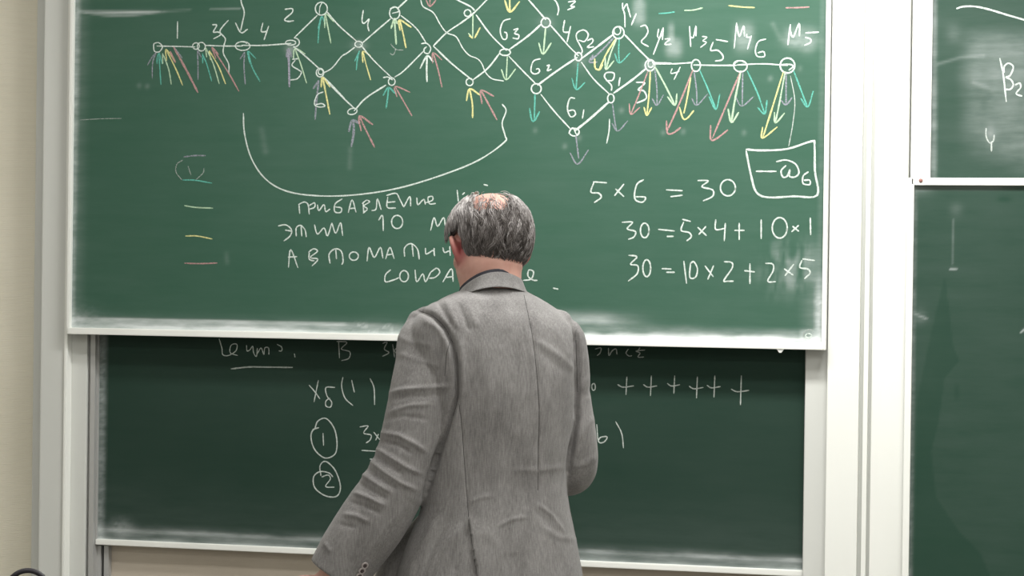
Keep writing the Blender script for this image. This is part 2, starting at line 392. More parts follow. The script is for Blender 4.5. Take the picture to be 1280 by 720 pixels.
def chalk_mesh(name, parent, Y, c, crop, strokes, wd=2.4, label=None, smooth=True):
    ox, oy, sc = CR[crop]; V = []; Fc = []
    for st in strokes:
        nlayer[0] = (nlayer[0]+1) % 6
        yy = Y-0.0006-0.00015*nlayer[0]
        st = [(ox+a/sc, oy+b/sc) for a, b in st]
        P2 = cat_rom(st, 5) if (smooth and len(st) > 2) else cat_rom([st[0], tuple((np.array(st[0])+np.array(st[-1]))/2), st[-1]], 4) if len(st) == 2 else [np.array(p) for p in st]
        P3 = [W(p[0], p[1], yy) for p in P2]; n = len(P3); b0 = len(V)
        hw = wd*0.37/480
        for i, p in enumerate(P3):
            d = (P3[min(i+1, n-1)]-P3[max(i-1, 0)]); d.y = 0
            if d.length < 1e-7: d = Vector((1, 0, 0))
            d.normalize(); nn = Vector((-d.z, 0, d.x))
            k = hw*(0.82+0.36*random.random())*(0.6 if i in (0, n-1) else 1)
            V += [p-nn*k, p+nn*k]
        for i in range(n-1): Fc.append((b0+2*i, b0+2*i+1, b0+2*i+3, b0+2*i+2))
    o = mesh_obj(name, V, Fc, CH[c], parent)
    if label: o['label'] = label
    return o
def up(name, c, crop, strokes, wd=2.4, label=None, smooth=True): return chalk(name, b_up, YU, c, crop, strokes, wd, label, smooth)
def lo(name, c, crop, strokes, wd=2.0, label=None): return chalk(name, b_lo, YL, c, crop, strokes, wd, label)

# lattice lines
for crop, st, wd in (
    ('A', [(95, 345), (250, 348), (385, 352)], 2.2), ('A', [(455, 340), (600, 345), (740, 345)], 2.2), ('A', [(730, 340), (900, 340), (1105, 325)], 2.4),
    ('B', [(165, 285), (340, 115)], 2.4), ('B', [(410, 85), (500, 190), (635, 310)], 2.2), ('B', [(675, 325), (790, 225), (890, 140)], 2.4), ('B', [(940, 65), (1010, 0), (1060, -50)], 2.6),
    ('B', [(965, 115), (1080, 210), (1155, 320)], 2.2), ('B', [(170, 355), (260, 430), (365, 525)], 2.2), ('B', [(380, 550), (450, 510), (520, 425), (560, 400), (620, 355)], 2.2),
    ('B', [(660, 330), (760, 450), (900, 585)], 2.2), ('B', [(920, 578), (990, 530), (1145, 375)], 2.4), ('B', [(385, 575), (470, 660), (545, 740)], 2.2),
    ('F', [(175, 65), (245, 140), (330, 220)], 2.2), ('F', [(330, 235), (390, 170), (490, 105)], 2.6),
    ('C', [(250, 345), (350, 245), (460, 170), (545, 105), (650, 0), (720, -70)], 2.6), ('C', [(250, 345), (380, 470), (540, 600)], 2.6), ('C', [(430, 0), (530, 50), (560, 80)], 2.6), ('C', [(430, 0), (380, -30)], 2.4),
    ('C', [(570, 110), (680, 260), (800, 380)], 2.4), ('C', [(540, 605), (660, 510), (750, 395)], 2.6), ('C', [(815, 375), (960, 270), (1060, 180)], 3.2), ('C', [(965, 0), (1040, 85), (1095, 150)], 2.6), ('C', [(965, 0), (920, -60)], 2.6),
    ('C', [(1125, 185), (1200, 270), (1265, 345), (1340, 420)], 2.2), ('C', [(815, 420), (930, 540), (1020, 630)], 2.2),
    ('D', [(190, 640), (340, 530), (490, 430)], 3.2), ('D', [(520, 440), (640, 350), (770, 250)], 3.2), ('D', [(835, 250), (950, 370), (1040, 460)], 2.6), ('D', [(520, 465), (610, 590), (730, 705)], 2.2),
    ('D', [(760, 700), (900, 600), (1010, 510)], 3.2), ('D', [(1050, 470), (1200, 475)], 2.6), ('G', [(195, 150), (290, 270), (405, 395)], 2.4), ('G', [(425, 405), (530, 320), (660, 205)], 3.6),
    ('E', [(170, 368), (290, 368), (400, 360)], 2.4), ('E', [(400, 375), (540, 377), (650, 377)], 2.4), ('E', [(650, 375), (800, 368), (945, 378)], 2.4)):
    up('lattice_line', 'w', crop, [st], wd, None)
# nodes
for crop, e, wd in (
    ('A', [(75, 325), (110, 320), (138, 350), (115, 388), (80, 385), (72, 350), (75, 325)], 2), ('A', ell(390, 345, 25, 24), 2), ('A', ell(430, 350, 30, 32), 2), ('A', ell(740, 345, 55, 33), 2), ('A', ell(735, 328, 35, 14, 180, 360), 1.8),
    ('A', ell(1100, 320, 38, 18), 2), ('A', ell(1125, 318, 40, 34, -90, 100), 2.2), ('B', ell(370, 65, 45, 48), 2.2), ('B', [(380, 15), (360, 50), (355, 105)], 1.6), ('B', ell(920, 98, 38, 46), 2.2), ('B', [(885, 65), (930, 55), (950, 85), (900, 100)], 2),
    ('B', ell(650, 332, 28, 22), 2), ('B', ell(360, 545, 28, 32), 2), ('B', ell(365, 540, 18, 20), 1.8), ('B', ell(898, 612, 25, 28), 2), ('B', [(832, 582), (870, 578), (905, 600)], 2),
    ('B', [(1118, 328), (1160, 325), (1190, 360), (1175, 400), (1145, 395), (1140, 370), (1160, 350)], 2.2), ('F', ell(322, 237, 24, 15, tilt=-15), 2), ('C', ell(507, 98, 25, 25), 2.2), ('C', ell(522, 615, 26, 27), 2.2), ('C', ell(788, 392, 40, 24), 2.4),
    ('C', ell(1093, 170, 34, 36), 2.4), ('C', ell(1022, 665, 37, 37), 2.4), ('D', ell(498, 425, 26, 30), 2.4), ('D', ell(798, 245, 42, 45), 2.4), ('D', ell(790, 230, 25, 30), 2), ('D', ell(1035, 490, 36, 42), 2.4), ('D', ell(1040, 480, 20, 26), 2),
    ('G', ell(674, 180, 22, 30), 2.2), ('G', ell(425, 410, 34, 26), 2.2), ('G', [(385, 420), (415, 380), (440, 425), (460, 405)], 2), ('E', ell(415, 378, 26, 34), 2.2), ('E', ell(672, 382, 38, 32), 2.2), ('E', ell(665, 370, 32, 20, 150, 330), 2),
    ('E', ell(943, 378, 42, 43), 2.6), ('E', [(905, 372), (960, 372), (975, 385), (950, 405)], 2.4)):
    up('lattice_node', 'w', crop, [e], wd)
# arrows below the left nodes (colour, crop, shaft from tail to tip, head strokes)
ARR = [
 ('g','A',[(62,590),(65,470),(90,395)],[(25,490),(60,430),(90,395)]), ('t','A',[(127,635),(118,500),(112,400)],[(98,480),(100,430),(115,400),(135,480)]),
 ('l','A',[(205,635),(185,520),(145,410)],[(140,480),(140,400)]), ('y','A',[(290,640),(240,520),(165,370)],[(170,455),(165,370),(235,460)]), ('p','A',[(405,695),(320,530),(220,350)],[(235,470),(195,385)],3.6),
 ('g','A',[(220,345),(290,440)],[]),
 ('g','A',[(405,600),(405,480),(400,375)],[(400,375),(430,430)]), ('t','A',[(508,610),(470,480),(440,410)],[(440,475),(440,400)]), ('l','A',[(565,630),(520,480),(465,360)],[(470,430),(462,360)]), ('y','A',[(612,630),(560,500),(490,380)],[(500,450),(490,380)]), ('p','A',[(712,685),(630,540),(510,355)],[(540,440),(510,355),(560,410)]),
 ('g','A',[(760,635),(750,500),(755,390)],[(720,445),(755,390)]), ('t','A',[(870,612),(810,500),(780,385)],[(795,480),(778,385),(840,440)]),
 ('g','B',[(130,650),(128,500),(125,360)],[(108,430),(122,370),(150,430)],4), ('l','B',[(260,625),(215,480),(172,365)],[(160,450),(172,365),(250,405)]),
 ('t','B',[(345,325),(352,220),(372,120)],[(345,215),(372,125),(400,180)]), ('l','B',[(442,325),(420,210),(400,100)],[(395,210),(402,105),(465,165)]),
 ('t','B',[(632,525),(640,450),(655,380)],[(620,460),(655,385)]), ('y','B',[(740,600),(705,480),(680,385)],[(682,470),(680,385),(740,420)]),
 ('l','B',[(932,335),(925,240),(918,140)],[(893,215),(918,140),(940,180)],3), ('y','B',[(1005,360),(985,260),(958,150)],[(960,230),(955,150),(1045,205)],2.8),
 ('w','C',[(203,615),(200,520),(203,420)],[(150,515),(203,420),(250,465)],3), ('p','C',[(315,655),(285,520),(248,395)],[(245,475),(248,395),(315,450)]),
 ('g','K',[(115,260),(112,130),(105,30)],[],3.4), ('g','K',[(285,475),(295,340),(310,215)],[(272,270),(310,215)],3.4), ('y','K',[(383,440),(360,320),(335,195)],[(325,260),(335,195),(385,260)],3),
 ('t','K',[(755,400),(765,330),(772,262)],[(735,315),(770,262),(815,300)],2.8), ('p','F',[(620,260),(580,190),(535,112)],[(545,165),(535,112),(612,142)]),
 ('g','K',[(525,655),(540,560),(538,480)],[(508,555),(530,482),(580,500)],4), ('p','K',[(680,658),(620,540),(578,450)],[(590,550),(578,450),(668,508)],3),
 ('y','F',[(923,270),(922,200),(908,125)],[(892,185),(908,125),(960,155)],3), ('p','F',[(1045,280),(1005,205),(965,132)],[(970,200),(965,132),(1030,162)],2.8),
 ('p','C',[(225,-20),(225,48)],[(195,0),(225,48),(270,0)]), ('l','C',[(547,105),(545,285)],[(512,248),(547,288)]), ('y','C',[(602,205),(560,285)],[(520,265),(547,288)],2.8), ('y','C',[(822,-20),(824,90)],[(785,0),(824,90),(898,10)],3),
 ('l','C',[(1092,205),(1075,405)],[(1040,320),(1073,405),(1135,320)],2.6), ('l','C',[(805,420),(797,598)],[(760,520),(797,598),(868,515)],2.2),
 ('t','D',[(495,470),(480,672)],[(448,585),(482,672),(548,618)]), ('g','D',[(760,285),(690,360),(590,455)],[(610,410),(580,465),(640,465)],3), ('y','D',[(780,290),(710,400),(655,520)],[(620,440),(625,510),(660,520),(680,480)],2.8),
 ('l','D',[(785,290),(740,400),(705,520)],[(700,430),(705,520),(765,455)],2.6), ('t','D',[(805,275),(800,380),(805,472)],[(770,400),(805,472),(885,398)],2.2),
 ('t','G',[(157,150),(152,325)],[(120,245),(135,328),(158,325),(188,268)],2.8), ('g','G',[(435,430),(455,590)],[(395,550),(448,628),(522,530)],2.6), ('g','G',[(685,215),(700,330),(712,395)],[(682,350),(722,402),(790,332)],2.2),
 ('p','I',[(140,130),(90,260),(40,380)],[(30,320),(40,382),(92,342)]), ('y','I',[(152,130),(145,260),(132,388)],[(115,340),(132,388),(160,342)],2.6), ('g','I',[(178,120),(190,240),(190,330)],[(162,290),(190,330),(228,270)],2.2), ('l','I',[(180,110),(240,220),(295,330)],[(250,280),(295,330),(305,262)],2.6),
 ('p','I',[(400,120),(320,320),(248,480)],[(245,418),(250,488),(280,492),(328,458)],2.8), ('y','I',[(385,170),(362,300),(345,378)],[(320,340),(340,405),(365,405),(403,360)],2.6), ('g','I',[(403,130),(418,240),(420,330)],[(390,290),(420,330),(482,265)],2.2), ('t','I',[(435,125),(490,250),(530,355)],[(490,280),(530,355),(553,265)],2.4),
 ('p','I',[(670,140),(590,330),(510,520)],[(500,445),(500,525),(530,525),(600,472)],2.8), ('l','I',[(675,130),(640,300),(620,425)],[(600,350),(620,428),(662,370)],3.2), ('g','I',[(685,130),(682,330)],[(645,285),(680,335),(748,280)],2.2), ('t','I',[(710,130),(770,260),(812,380)],[(770,342),(812,380),(825,300)],2.4),
 ('y','I',[(920,135),(860,330),(800,520)],[(800,455),(798,520),(885,455)],2.6), ('l','I',[(930,135),(900,300),(873,432)],[(868,370),(873,432),(927,375)],2.6), ('g','I',[(935,135),(935,325)],[(905,300),(935,328),(970,285)],2.6), ('t','I',[(978,130),(1020,240),(1058,340)],[(1020,290),(1060,340),(1092,248)],2.4)]
CN = {'g': 'grey', 't': 'teal', 'l': 'pale green', 'y': 'yellow', 'p': 'pink', 'w': 'white'}
for a in ARR:
    c, crop, shaft, head = a[:4]; wd = a[4] if len(a) > 4 else 2.2
    up('chalk_arrow', c, crop, [shaft]+([head] if head else []), wd, CN[c]+' chalk arrow')
# loose curves
up('chalk_curve', 'w', 'C', [[(155, 0), (175, 50), (250, 95), (300, 180), (350, 245), (420, 275), (470, 360), (520, 415), (580, 440), (615, 480), (640, 540), (690, 590), (780, 608)], [(155, 0), (150, -40)]], 1.9)
up('chalk_curve', 'w', 'P', [[(15, 40), (20, 130), (50, 240), (110, 330), (200, 385), (330, 407), (500, 405), (700, 375), (900, 315), (1060, 250), (1175, 170), (1178, 140), (1165, 85), (1183, 30), (1165, 0)]], 2.4)
up('chalk_curve', 'w', 'A', [[(635, 150), (590, 200), (570, 240), (610, 290), (600, 340), (595, 400), (635, 480), (635, 555)]], 2.2)
up('chalk_arrow', 'w', 'A', [[(728, -30), (730, 20), (752, 90), (740, 160), (725, 230)], [(685, 170), (728, 245), (778, 218)]], 2.4, 'white wavy chalk arrow')
up('chalk_curve', 'm', 'I', [[(960, 160), (985, 300), (975, 430), (950, 568)]], 1.4)
# numerals and letters around the lattice
def sy(crop, strokes, wd=2.3, c='w'): up('chalk_symbol', c, crop, strokes, wd)
sy('A', [[(252, 160), (250, 290)]]); sy('A', [[(512, 185), (545, 190), (520, 240), (555, 240), (575, 260), (520, 292)]]); sy('A', [[(892, 170), (880, 235), (925, 235)], [(935, 195), (900, 300)]])
sy('B', [[(95, 70), (150, 65), (150, 95), (95, 145), (120, 160), (165, 155)]]); sy('B', [[(685, 75), (675, 150), (690, 175), (730, 140)], [(730, 140), (718, 190), (728, 235)]])
sy('B', [[(150, 445), (195, 440)], [(175, 450), (150, 490), (200, 525), (220, 545), (190, 590), (135, 600)]], 2)
sy('K', [[(340, 290), (300, 310), (280, 370), (310, 390), (350, 385), (330, 368), (290, 375)]], 2)
sy('C', [[(830, 140), (775, 160), (752, 230), (770, 290), (798, 290), (800, 250), (780, 240)], [(850, 225), (885, 215), (860, 250), (890, 262), (885, 290), (845, 285)]])
sy('C', [[(1055, 440), (1000, 460), (982, 530), (1010, 555), (1045, 540), (1040, 515), (1020, 520)], [(1100, 495), (1120, 490), (1105, 530), (1138, 518)]])
sy('D', [[(310, -10), (335, 20), (350, 70), (340, 115)], [(420, 15), (475, 10), (440, 45), (470, 50), (415, 75)]]); sy('D', [[(395, 150), (385, 235), (435, 240)], [(440, 195), (412, 320)]])
sy('D', [[(520, 405), (525, 370), (485, 290), (490, 245), (540, 225), (572, 260), (545, 310), (500, 300)], [(565, 305), (600, 290), (605, 315), (565, 355), (615, 350)]])
sy('D', [[(830, 20), (830, 60), (845, 110), (848, 205)], [(835, 70), (860, 30), (870, 60), (890, 130)], [(932, 100), (895, 190)]])
sy('D', [[(962, 200), (1000, 190), (1020, 230), (1005, 270), (970, 315), (1025, 350)]]); sy('D', [[(1100, 215), (1092, 270), (1108, 285), (1128, 240)], [(1135, 205), (1105, 290), (1060, 410)], [(1135, 208), (1128, 300)]])
sy('D', [[(745, 680), (745, 640), (695, 580), (710, 545), (765, 550), (755, 600), (705, 605)], [(810, 580), (800, 645)]])
sy('G', [[(430, 180), (395, 180), (378, 250), (400, 305), (432, 290), (420, 260), (375, 268)], [(490, 255), (480, 318)]]); sy('G', [[(665, 320), (662, 400), (645, 488)]], 2.2)
sy('G', [[(845, 70), (905, 75), (860, 120), (900, 130), (915, 180), (850, 212)]], 2.6)
sy('E', [[(235, 225), (265, 225), (235, 255), (275, 255)]], 2.2); sy('E', [[(278, 395), (270, 422), (295, 420), (320, 410)], [(325, 385), (288, 460)]], 2)
sy('E', [[(378, 150), (385, 270)], [(380, 210), (400, 215), (415, 150), (415, 210)]]); sy('E', [[(450, 210), (478, 215), (455, 235), (475, 245), (440, 275)]], 2)
sy('E', [[(515, 240), (500, 290), (540, 290), (570, 320), (565, 345), (525, 352)], [(530, 228), (600, 240)]]); sy('E', [[(650, 130), (635, 280)], [(650, 135), (665, 210), (690, 150), (695, 210)], [(710, 215), (735, 215)], [(735, 205), (712, 285)], [(708, 195), (708, 218)]])
sy('E', [[(820, 225), (775, 240), (758, 290), (770, 325), (810, 325), (805, 298), (770, 305)]], 2.2); sy('E', [[(960, 140), (945, 260)], [(955, 160), (975, 215), (1010, 135), (1012, 210)]], 2.6); sy('E', [[(1045, 190), (1125, 185)], [(1045, 215), (1075, 225), (1075, 245), (1040, 262)]], 2.6)
for crop, st, c in (('E', [(200, 78), (250, 75), (295, 68)], 't'), ('E', [(348, 60), (400, 58), (455, 45)], 'l'), ('E', [(602, 32), (680, 40), (755, 44)], 'y'), ('E', [(932, 45), (1000, 44), (1070, 40)], 'p'),
                ('S', [(198, 65), (250, 58), (308, 58)], 'g'), ('S', [(193, 180), (260, 182), (340, 196)], 't'), ('S', [(202, 308), (260, 317), (345, 321)], 'l'), ('S', [(207, 460), (265, 460), (342, 475)], 'y'), ('S', [(202, 596), (280, 598), (367, 595)], 'p')):
    up('chalk_dash', c, crop, [st], 2.3, CN[c]+' chalk dash')
sy('S', [[(190, 180), (160, 140), (165, 100), (195, 80)], [(300, 120), (295, 145), (260, 178)], [(220, 110), (235, 155)]], 1.6, 'f')
sy('B', [[(885, 400), (910, 410), (930, 365)], [(890, 330), (930, 370), (985, 375)]], 1.6, 'f')
up('chalk_dash', 'f', '1', [[(100, 150), (125, 148.5), (152, 148)]], 1.5, 'faint white chalk dash')
# sums
def tx(crop, strokes, wd=2.5, par='u'): (up if par == 'u' else lo)('chalk_writing', 'w', crop, strokes, wd)
tx('H', [[(85, 252), (70, 300), (105, 305), (118, 325), (85, 350)], [(80, 252), (145, 257)], [(185, 285), (225, 322)], [(225, 262), (180, 318)], [(318, 242), (285, 265), (275, 330), (310, 348), (325, 325), (272, 322)], [(422, 290), (500, 294)], [(442, 322), (500, 315)],
         [(570, 246), (620, 248), (590, 275), (640, 290), (640, 320), (595, 342)], ell(712, 280, 35, 38)])
tx('H', [[(795, 100), (870, 105), (990, 98), (1105, 62), (1118, 80), (1120, 200), (1130, 315), (1020, 320), (900, 325), (845, 300), (820, 220), (797, 105)]], 3.2)
tx('H', [[(843, 203), (940, 203)], [(938, 158), (985, 150), (1030, 170), (1045, 210), (1025, 230), (1000, 225), (1003, 195), (990, 225), (970, 230), (962, 200), (985, 175)], [(1090, 205), (1065, 225), (1065, 260), (1095, 265), (1095, 245), (1068, 245)]], 2.6)
tx('H', [[(215, 442), (265, 442), (240, 472), (278, 485), (272, 510), (245, 522)], ell(322, 480, 20, 34), [(385, 475), (462, 483)], [(425, 508), (458, 508)], [(498, 428), (538, 438)], [(505, 440), (493, 480), (530, 490), (540, 510), (518, 530)],
         [(570, 465), (612, 505)], [(610, 460), (575, 500)], [(655, 428), (655, 475), (700, 470)], [(700, 445), (695, 530)], [(742, 480), (790, 480)], [(765, 445), (765, 525)], [(868, 428), (868, 520)], ell(955, 468, 35, 48), [(1015, 460), (1045, 485)], [(1045, 455), (1010, 487)], [(1098, 420), (1100, 502)]])
tx('U', [[(28, -5), (80, 5), (40, 50), (85, 60), (80, 110), (25, 155)], ell(140, 75, 24, 52), [(232, 78), (292, 80)], [(260, 100), (312, 100)], [(368, 30), (385, 170)], [(410, 40), (405, 130), (440, 130), (452, 80), (430, 35), (410, 45)],
         [(498, 60), (550, 128)], [(552, 58), (515, 145)], [(615, 35), (662, 40), (665, 75), (615, 150), (640, 155), (675, 155)], [(740, 90), (805, 98)], [(775, 45), (775, 172)], [(870, 45), (915, 50), (918, 90), (885, 155), (935, 158)], [(985, 78), (1042, 118)], [(1045, 50), (990, 122)],
         [(1098, 18), (1175, 28)], [(1095, 25), (1082, 70), (1130, 80), (1145, 105), (1110, 140)]])
# Russian text
tx('J', [[(155, 160), (160, 218)], [(152, 165), (185, 150), (208, 165), (215, 222)], [(215, 170), (245, 155), (245, 180), (215, 192)], [(262, 165), (270, 200), (300, 165), (310, 205), (335, 190)], [(405, 132), (365, 160), (362, 205), (395, 210), (400, 185), (365, 178)],
         [(440, 212), (462, 138), (485, 210)], [(450, 188), (480, 185)], [(520, 160), (545, 140), (562, 150), (530, 172), (550, 190), (525, 215)], [(525, 150), (530, 215)], [(575, 200), (600, 190), (608, 132), (630, 195)],
         [(668, 120), (665, 180), (715, 185)], [(668, 152), (712, 148)], [(660, 112), (715, 100), (735, 130), (760, 180)], [(760, 180), (795, 118), (800, 175)], [(835, 125), (842, 165), (875, 135), (885, 165)], [(885, 155), (925, 140), (925, 118), (900, 125), (910, 160), (945, 158)]], 2.2)
tx('J', [[(1068, 80), (1075, 148)], [(1112, 95), (1098, 108)]], 2.2)
tx('J', [[(35, 288), (80, 282), (112, 310), (105, 345), (68, 375)], [(75, 312), (115, 318)], [(140, 348), (140, 300), (165, 285), (190, 310), (198, 352)], [(168, 290), (172, 348)], [(245, 280), (262, 335), (300, 300), (320, 345), (345, 270)], [(345, 270), (368, 330), (395, 270), (408, 345)],
         [(615, 255), (638, 228), (642, 318)], ell(722, 265, 32, 38), [(915, 315), (935, 240), (955, 290), (990, 240), (1000, 290)]], 2.3)
tx('J', [[(95, 528), (108, 425), (150, 530)], [(92, 468), (145, 465)], [(210, 440), (240, 420), (262, 435), (220, 470), (265, 480), (230, 520)], [(215, 440), (215, 480), (245, 490)], [(335, 505), (330, 450), (365, 420), (400, 435), (410, 490), (402, 512)], [(368, 425), (372, 480)],
         ell(472, 462, 26, 24), [(548, 492), (560, 412), (590, 470), (625, 412), (640, 475)], [(655, 480), (680, 412), (705, 478)], [(665, 455), (700, 450)], [(765, 465), (765, 415), (800, 390), (838, 420), (850, 482)], [(808, 392), (815, 465)], [(885, 415), (890, 450), (930, 430), (938, 462)], [(935, 415), (935, 455)], [(985, 412), (995, 440), (1022, 432)], [(1025, 405), (1028, 460)]], 2.3)
tx('J', [[(685, 540), (655, 570), (655, 610), (700, 600), (735, 585)], ell(762, 578, 25, 32), [(825, 540), (835, 610), (870, 565), (885, 610), (915, 555)], [(915, 555), (950, 532), (968, 555), (940, 585), (905, 590)], [(985, 612), (1035, 535), (1045, 610)], [(1005, 585), (1045, 580)]], 2.3)
tx('V', [[(775, 522), (815, 515), (828, 480), (805, 470), (800, 500), (825, 520), (848, 522)], [(925, 560), (952, 566)], [(578, 42), (600, 48)]], 2.3)
sy('O', [ell(1163, 78, 15, 10), [(1150, 70), (1145, 100)]], 2); sy('O', [[(1135, 85), (1145, 55), (1175, 48), (1190, 62)]], 1.8, 'f')
# lower board
tx('Q', [[(145, 100), (160, 150), (165, 185), (195, 190), (235, 165), (240, 130), (210, 135), (205, 175), (245, 190)], [(292, 135), (295, 165), (310, 160), (325, 140), (330, 175), (345, 195), (350, 150)], [(350, 180), (370, 150), (385, 185), (390, 150), (410, 150), (412, 185)], [(455, 130), (480, 145), (480, 165), (465, 165)], [(548, 180), (552, 200)]], 1.7, 'l')
lo('chalk_writing', 'm', 'Q', [[(208, 262), (300, 252), (380, 252), (540, 254)]], 2.4); lo('chalk_writing', 'm', 'Q', [[(785, 110), (790, 205)], [(775, 115), (830, 120), (800, 155), (845, 170), (840, 205), (800, 218)]], 1.8)
lo('chalk_writing', 'm', 'Q', [[(1020, 125), (1045, 120), (1030, 155), (1055, 175), (1020, 195)], [(1075, 130), (1085, 200)], [(1110, 140), (1085, 165), (1110, 190)]], 1.8)
lo('chalk_writing', 'm', 'M', [[(65, 85), (95, 120), (120, 155)], [(112, 60), (90, 170)], [(195, 97), (150, 98), (155, 140), (178, 170), (172, 195), (150, 190), (150, 165), (170, 150)], [(235, 45), (228, 90), (245, 150), (285, 188)], [(278, 60), (292, 122)], [(370, 52), (390, 100), (393, 185)]], 2)
lo('chalk_circle', 'm', 'M', [[(115, 298), (85, 310), (75, 350), (95, 410), (145, 450), (195, 430), (205, 370), (190, 300), (150, 252), (110, 265), (95, 300)]], 2.2); lo('chalk_writing', 'm', 'M', [[(135, 325), (138, 388)]], 2)
lo('chalk_circle', 'm', 'M', [[(125, 540), (120, 490), (148, 467), (195, 510), (222, 590), (205, 640), (150, 640), (95, 600), (88, 545), (120, 518), (165, 525), (185, 545)]], 2.2); lo('chalk_writing', 'm', 'M', [[(128, 545), (160, 535), (172, 555), (148, 592), (192, 596)]], 2)
lo('chalk_writing', 'm', 'M', [[(318, 295), (360, 290), (338, 325), (375, 335), (370, 360), (350, 375)], [(388, 320), (420, 360)], [(412, 330), (398, 362)], [(328, 412), (400, 416)], [(368, 455), (395, 457)]], 2)
for cx, cy, a, b in ((292, 255, 40, 45), (400, 255, 45, 38), (503, 250, 40, 35), (603, 262, 48, 40), (680, 258, 48, 38), (797, 275, 65, 50)):
    lo('chalk_plus_sign', 'm', 'R', [[(cx-b*.85, cy-6), (cx-b*.3, cy+6), (cx+b*.75, cy)], [(cx+3, cy-a), (cx-1, cy+a)]], 2)
lo('chalk_writing', 'm', 'R', [[(162, 425), (170, 500), (195, 502), (208, 480), (180, 482), (170, 495)], [(245, 412), (272, 465), (280, 530)], ell(148, 260, 8, 15)], 2)
lo('chalk_writing', 'm', 'O', [[(95, 145), (125, 140), (120, 165), (105, 178)], [(162, 140), (165, 178), (180, 155), (200, 145), (205, 172)], [(262, 145), (250, 165), (265, 180), (280, 178)], [(345, 150), (300, 155), (320, 165), (310, 185), (340, 185)], [(320, 138), (305, 160)]], 1.7)
chalk('chalk_writing', b_ru, YRU, 'w', 'T', [[(1060, 335), (1080, 430), (1098, 588)], [(1085, 420), (1085, 385), (1110, 365), (1138, 385), (1120, 435), (1095, 445), (1125, 460), (1138, 490), (1120, 515), (1095, 515)], [(1148, 490), (1175, 480), (1180, 505), (1155, 540), (1190, 555)]], 2.6)
chalk('chalk_writing', b_ru, YRU, 'w', 'T', [[(810, 50), (850, 38), (920, 38), (1000, 55), (1100, 85), (1220, 120), (1300, 145)]], 2.8)
chalk('chalk_writing', b_ru, YRU, 'm', 'Z', [[(338, 480), (338, 510), (350, 535), (365, 528), (368, 505)], [(358, 530), (358, 568)]], 2.2)

# ------------------------------------------------------------------ lamps
tube_m = bpy.data.materials.new('lamp_diffuser'); tube_m.use_nodes = True
nt = tube_m.node_tree; nt.nodes.remove(nt.nodes['Principled BSDF']); em = nt.nodes.new('ShaderNodeEmission')
em.inputs[0].default_value = (1, 0.97, 0.9, 1); em.inputs[1].default_value = 3.0
nt.links.new(em.outputs[0], nt.nodes['Material Output'].inputs[0])
def area(name, parent, loc, sx, sy, power, rot=(0, 0, 0), col=(1, 0.99, 0.96)):
    l = bpy.data.lights.new(name, 'AREA'); l.shape = 'RECTANGLE'; l.size = sx; l.size_y = sy; l.energy = power; l.color = col
    o = bpy.data.objects.new(name, l); COL.objects.link(o); o.parent = parent; o.location = loc; o.rotation_euler = rot
for i, (x, y) in enumerate(CEILING_LAMPS):
    t = thing('ceiling_lamp', 'white recessed ceiling lamp outside the picture, %s row, %s column' % (('board', 'middle', 'rear')[i//3], ('left', 'middle', 'right')[i % 3]), 'lamp', (x, y, CEIL), 'ceiling lamps')
    box('lamp_frame', (x-.62, y-.17, CEIL-.06), (x+.62, y+.17, CEIL), white, t, .004)
    box('lamp_panel', (x-.6, y-.15, CEIL-.068), (x+.6, y+.15, CEIL-.058), tube_m, t)
    area('lamp_light', t, (0, 0, -0.08), 1.2, 0.3, LAMP_POWER[i % 3])
for (x, y, z, pw) in BOARD_LAMPS:
    t = thing('board_lamp', 'long white board lamp hanging above the right boards', 'lamp', (x, y, CEIL))
    box('lamp_housing', (x-.75, y-.16, z), (x+.75, y+.16, z+.08), white, t, .004)
    box('suspension_rod', (x-.5, y-.006, z+.08), (x-.488, y+.006, CEIL), steel_m, t)
    box('suspension_rod', (x+.488, y-.006, z+.08), (x+.5, y+.006, CEIL), steel_m, t)
    area('lamp_light', t, (0, 0, z-CEIL-0.02), 1.45, 0.3, pw, rot=(math.radians(28), 0, 0))

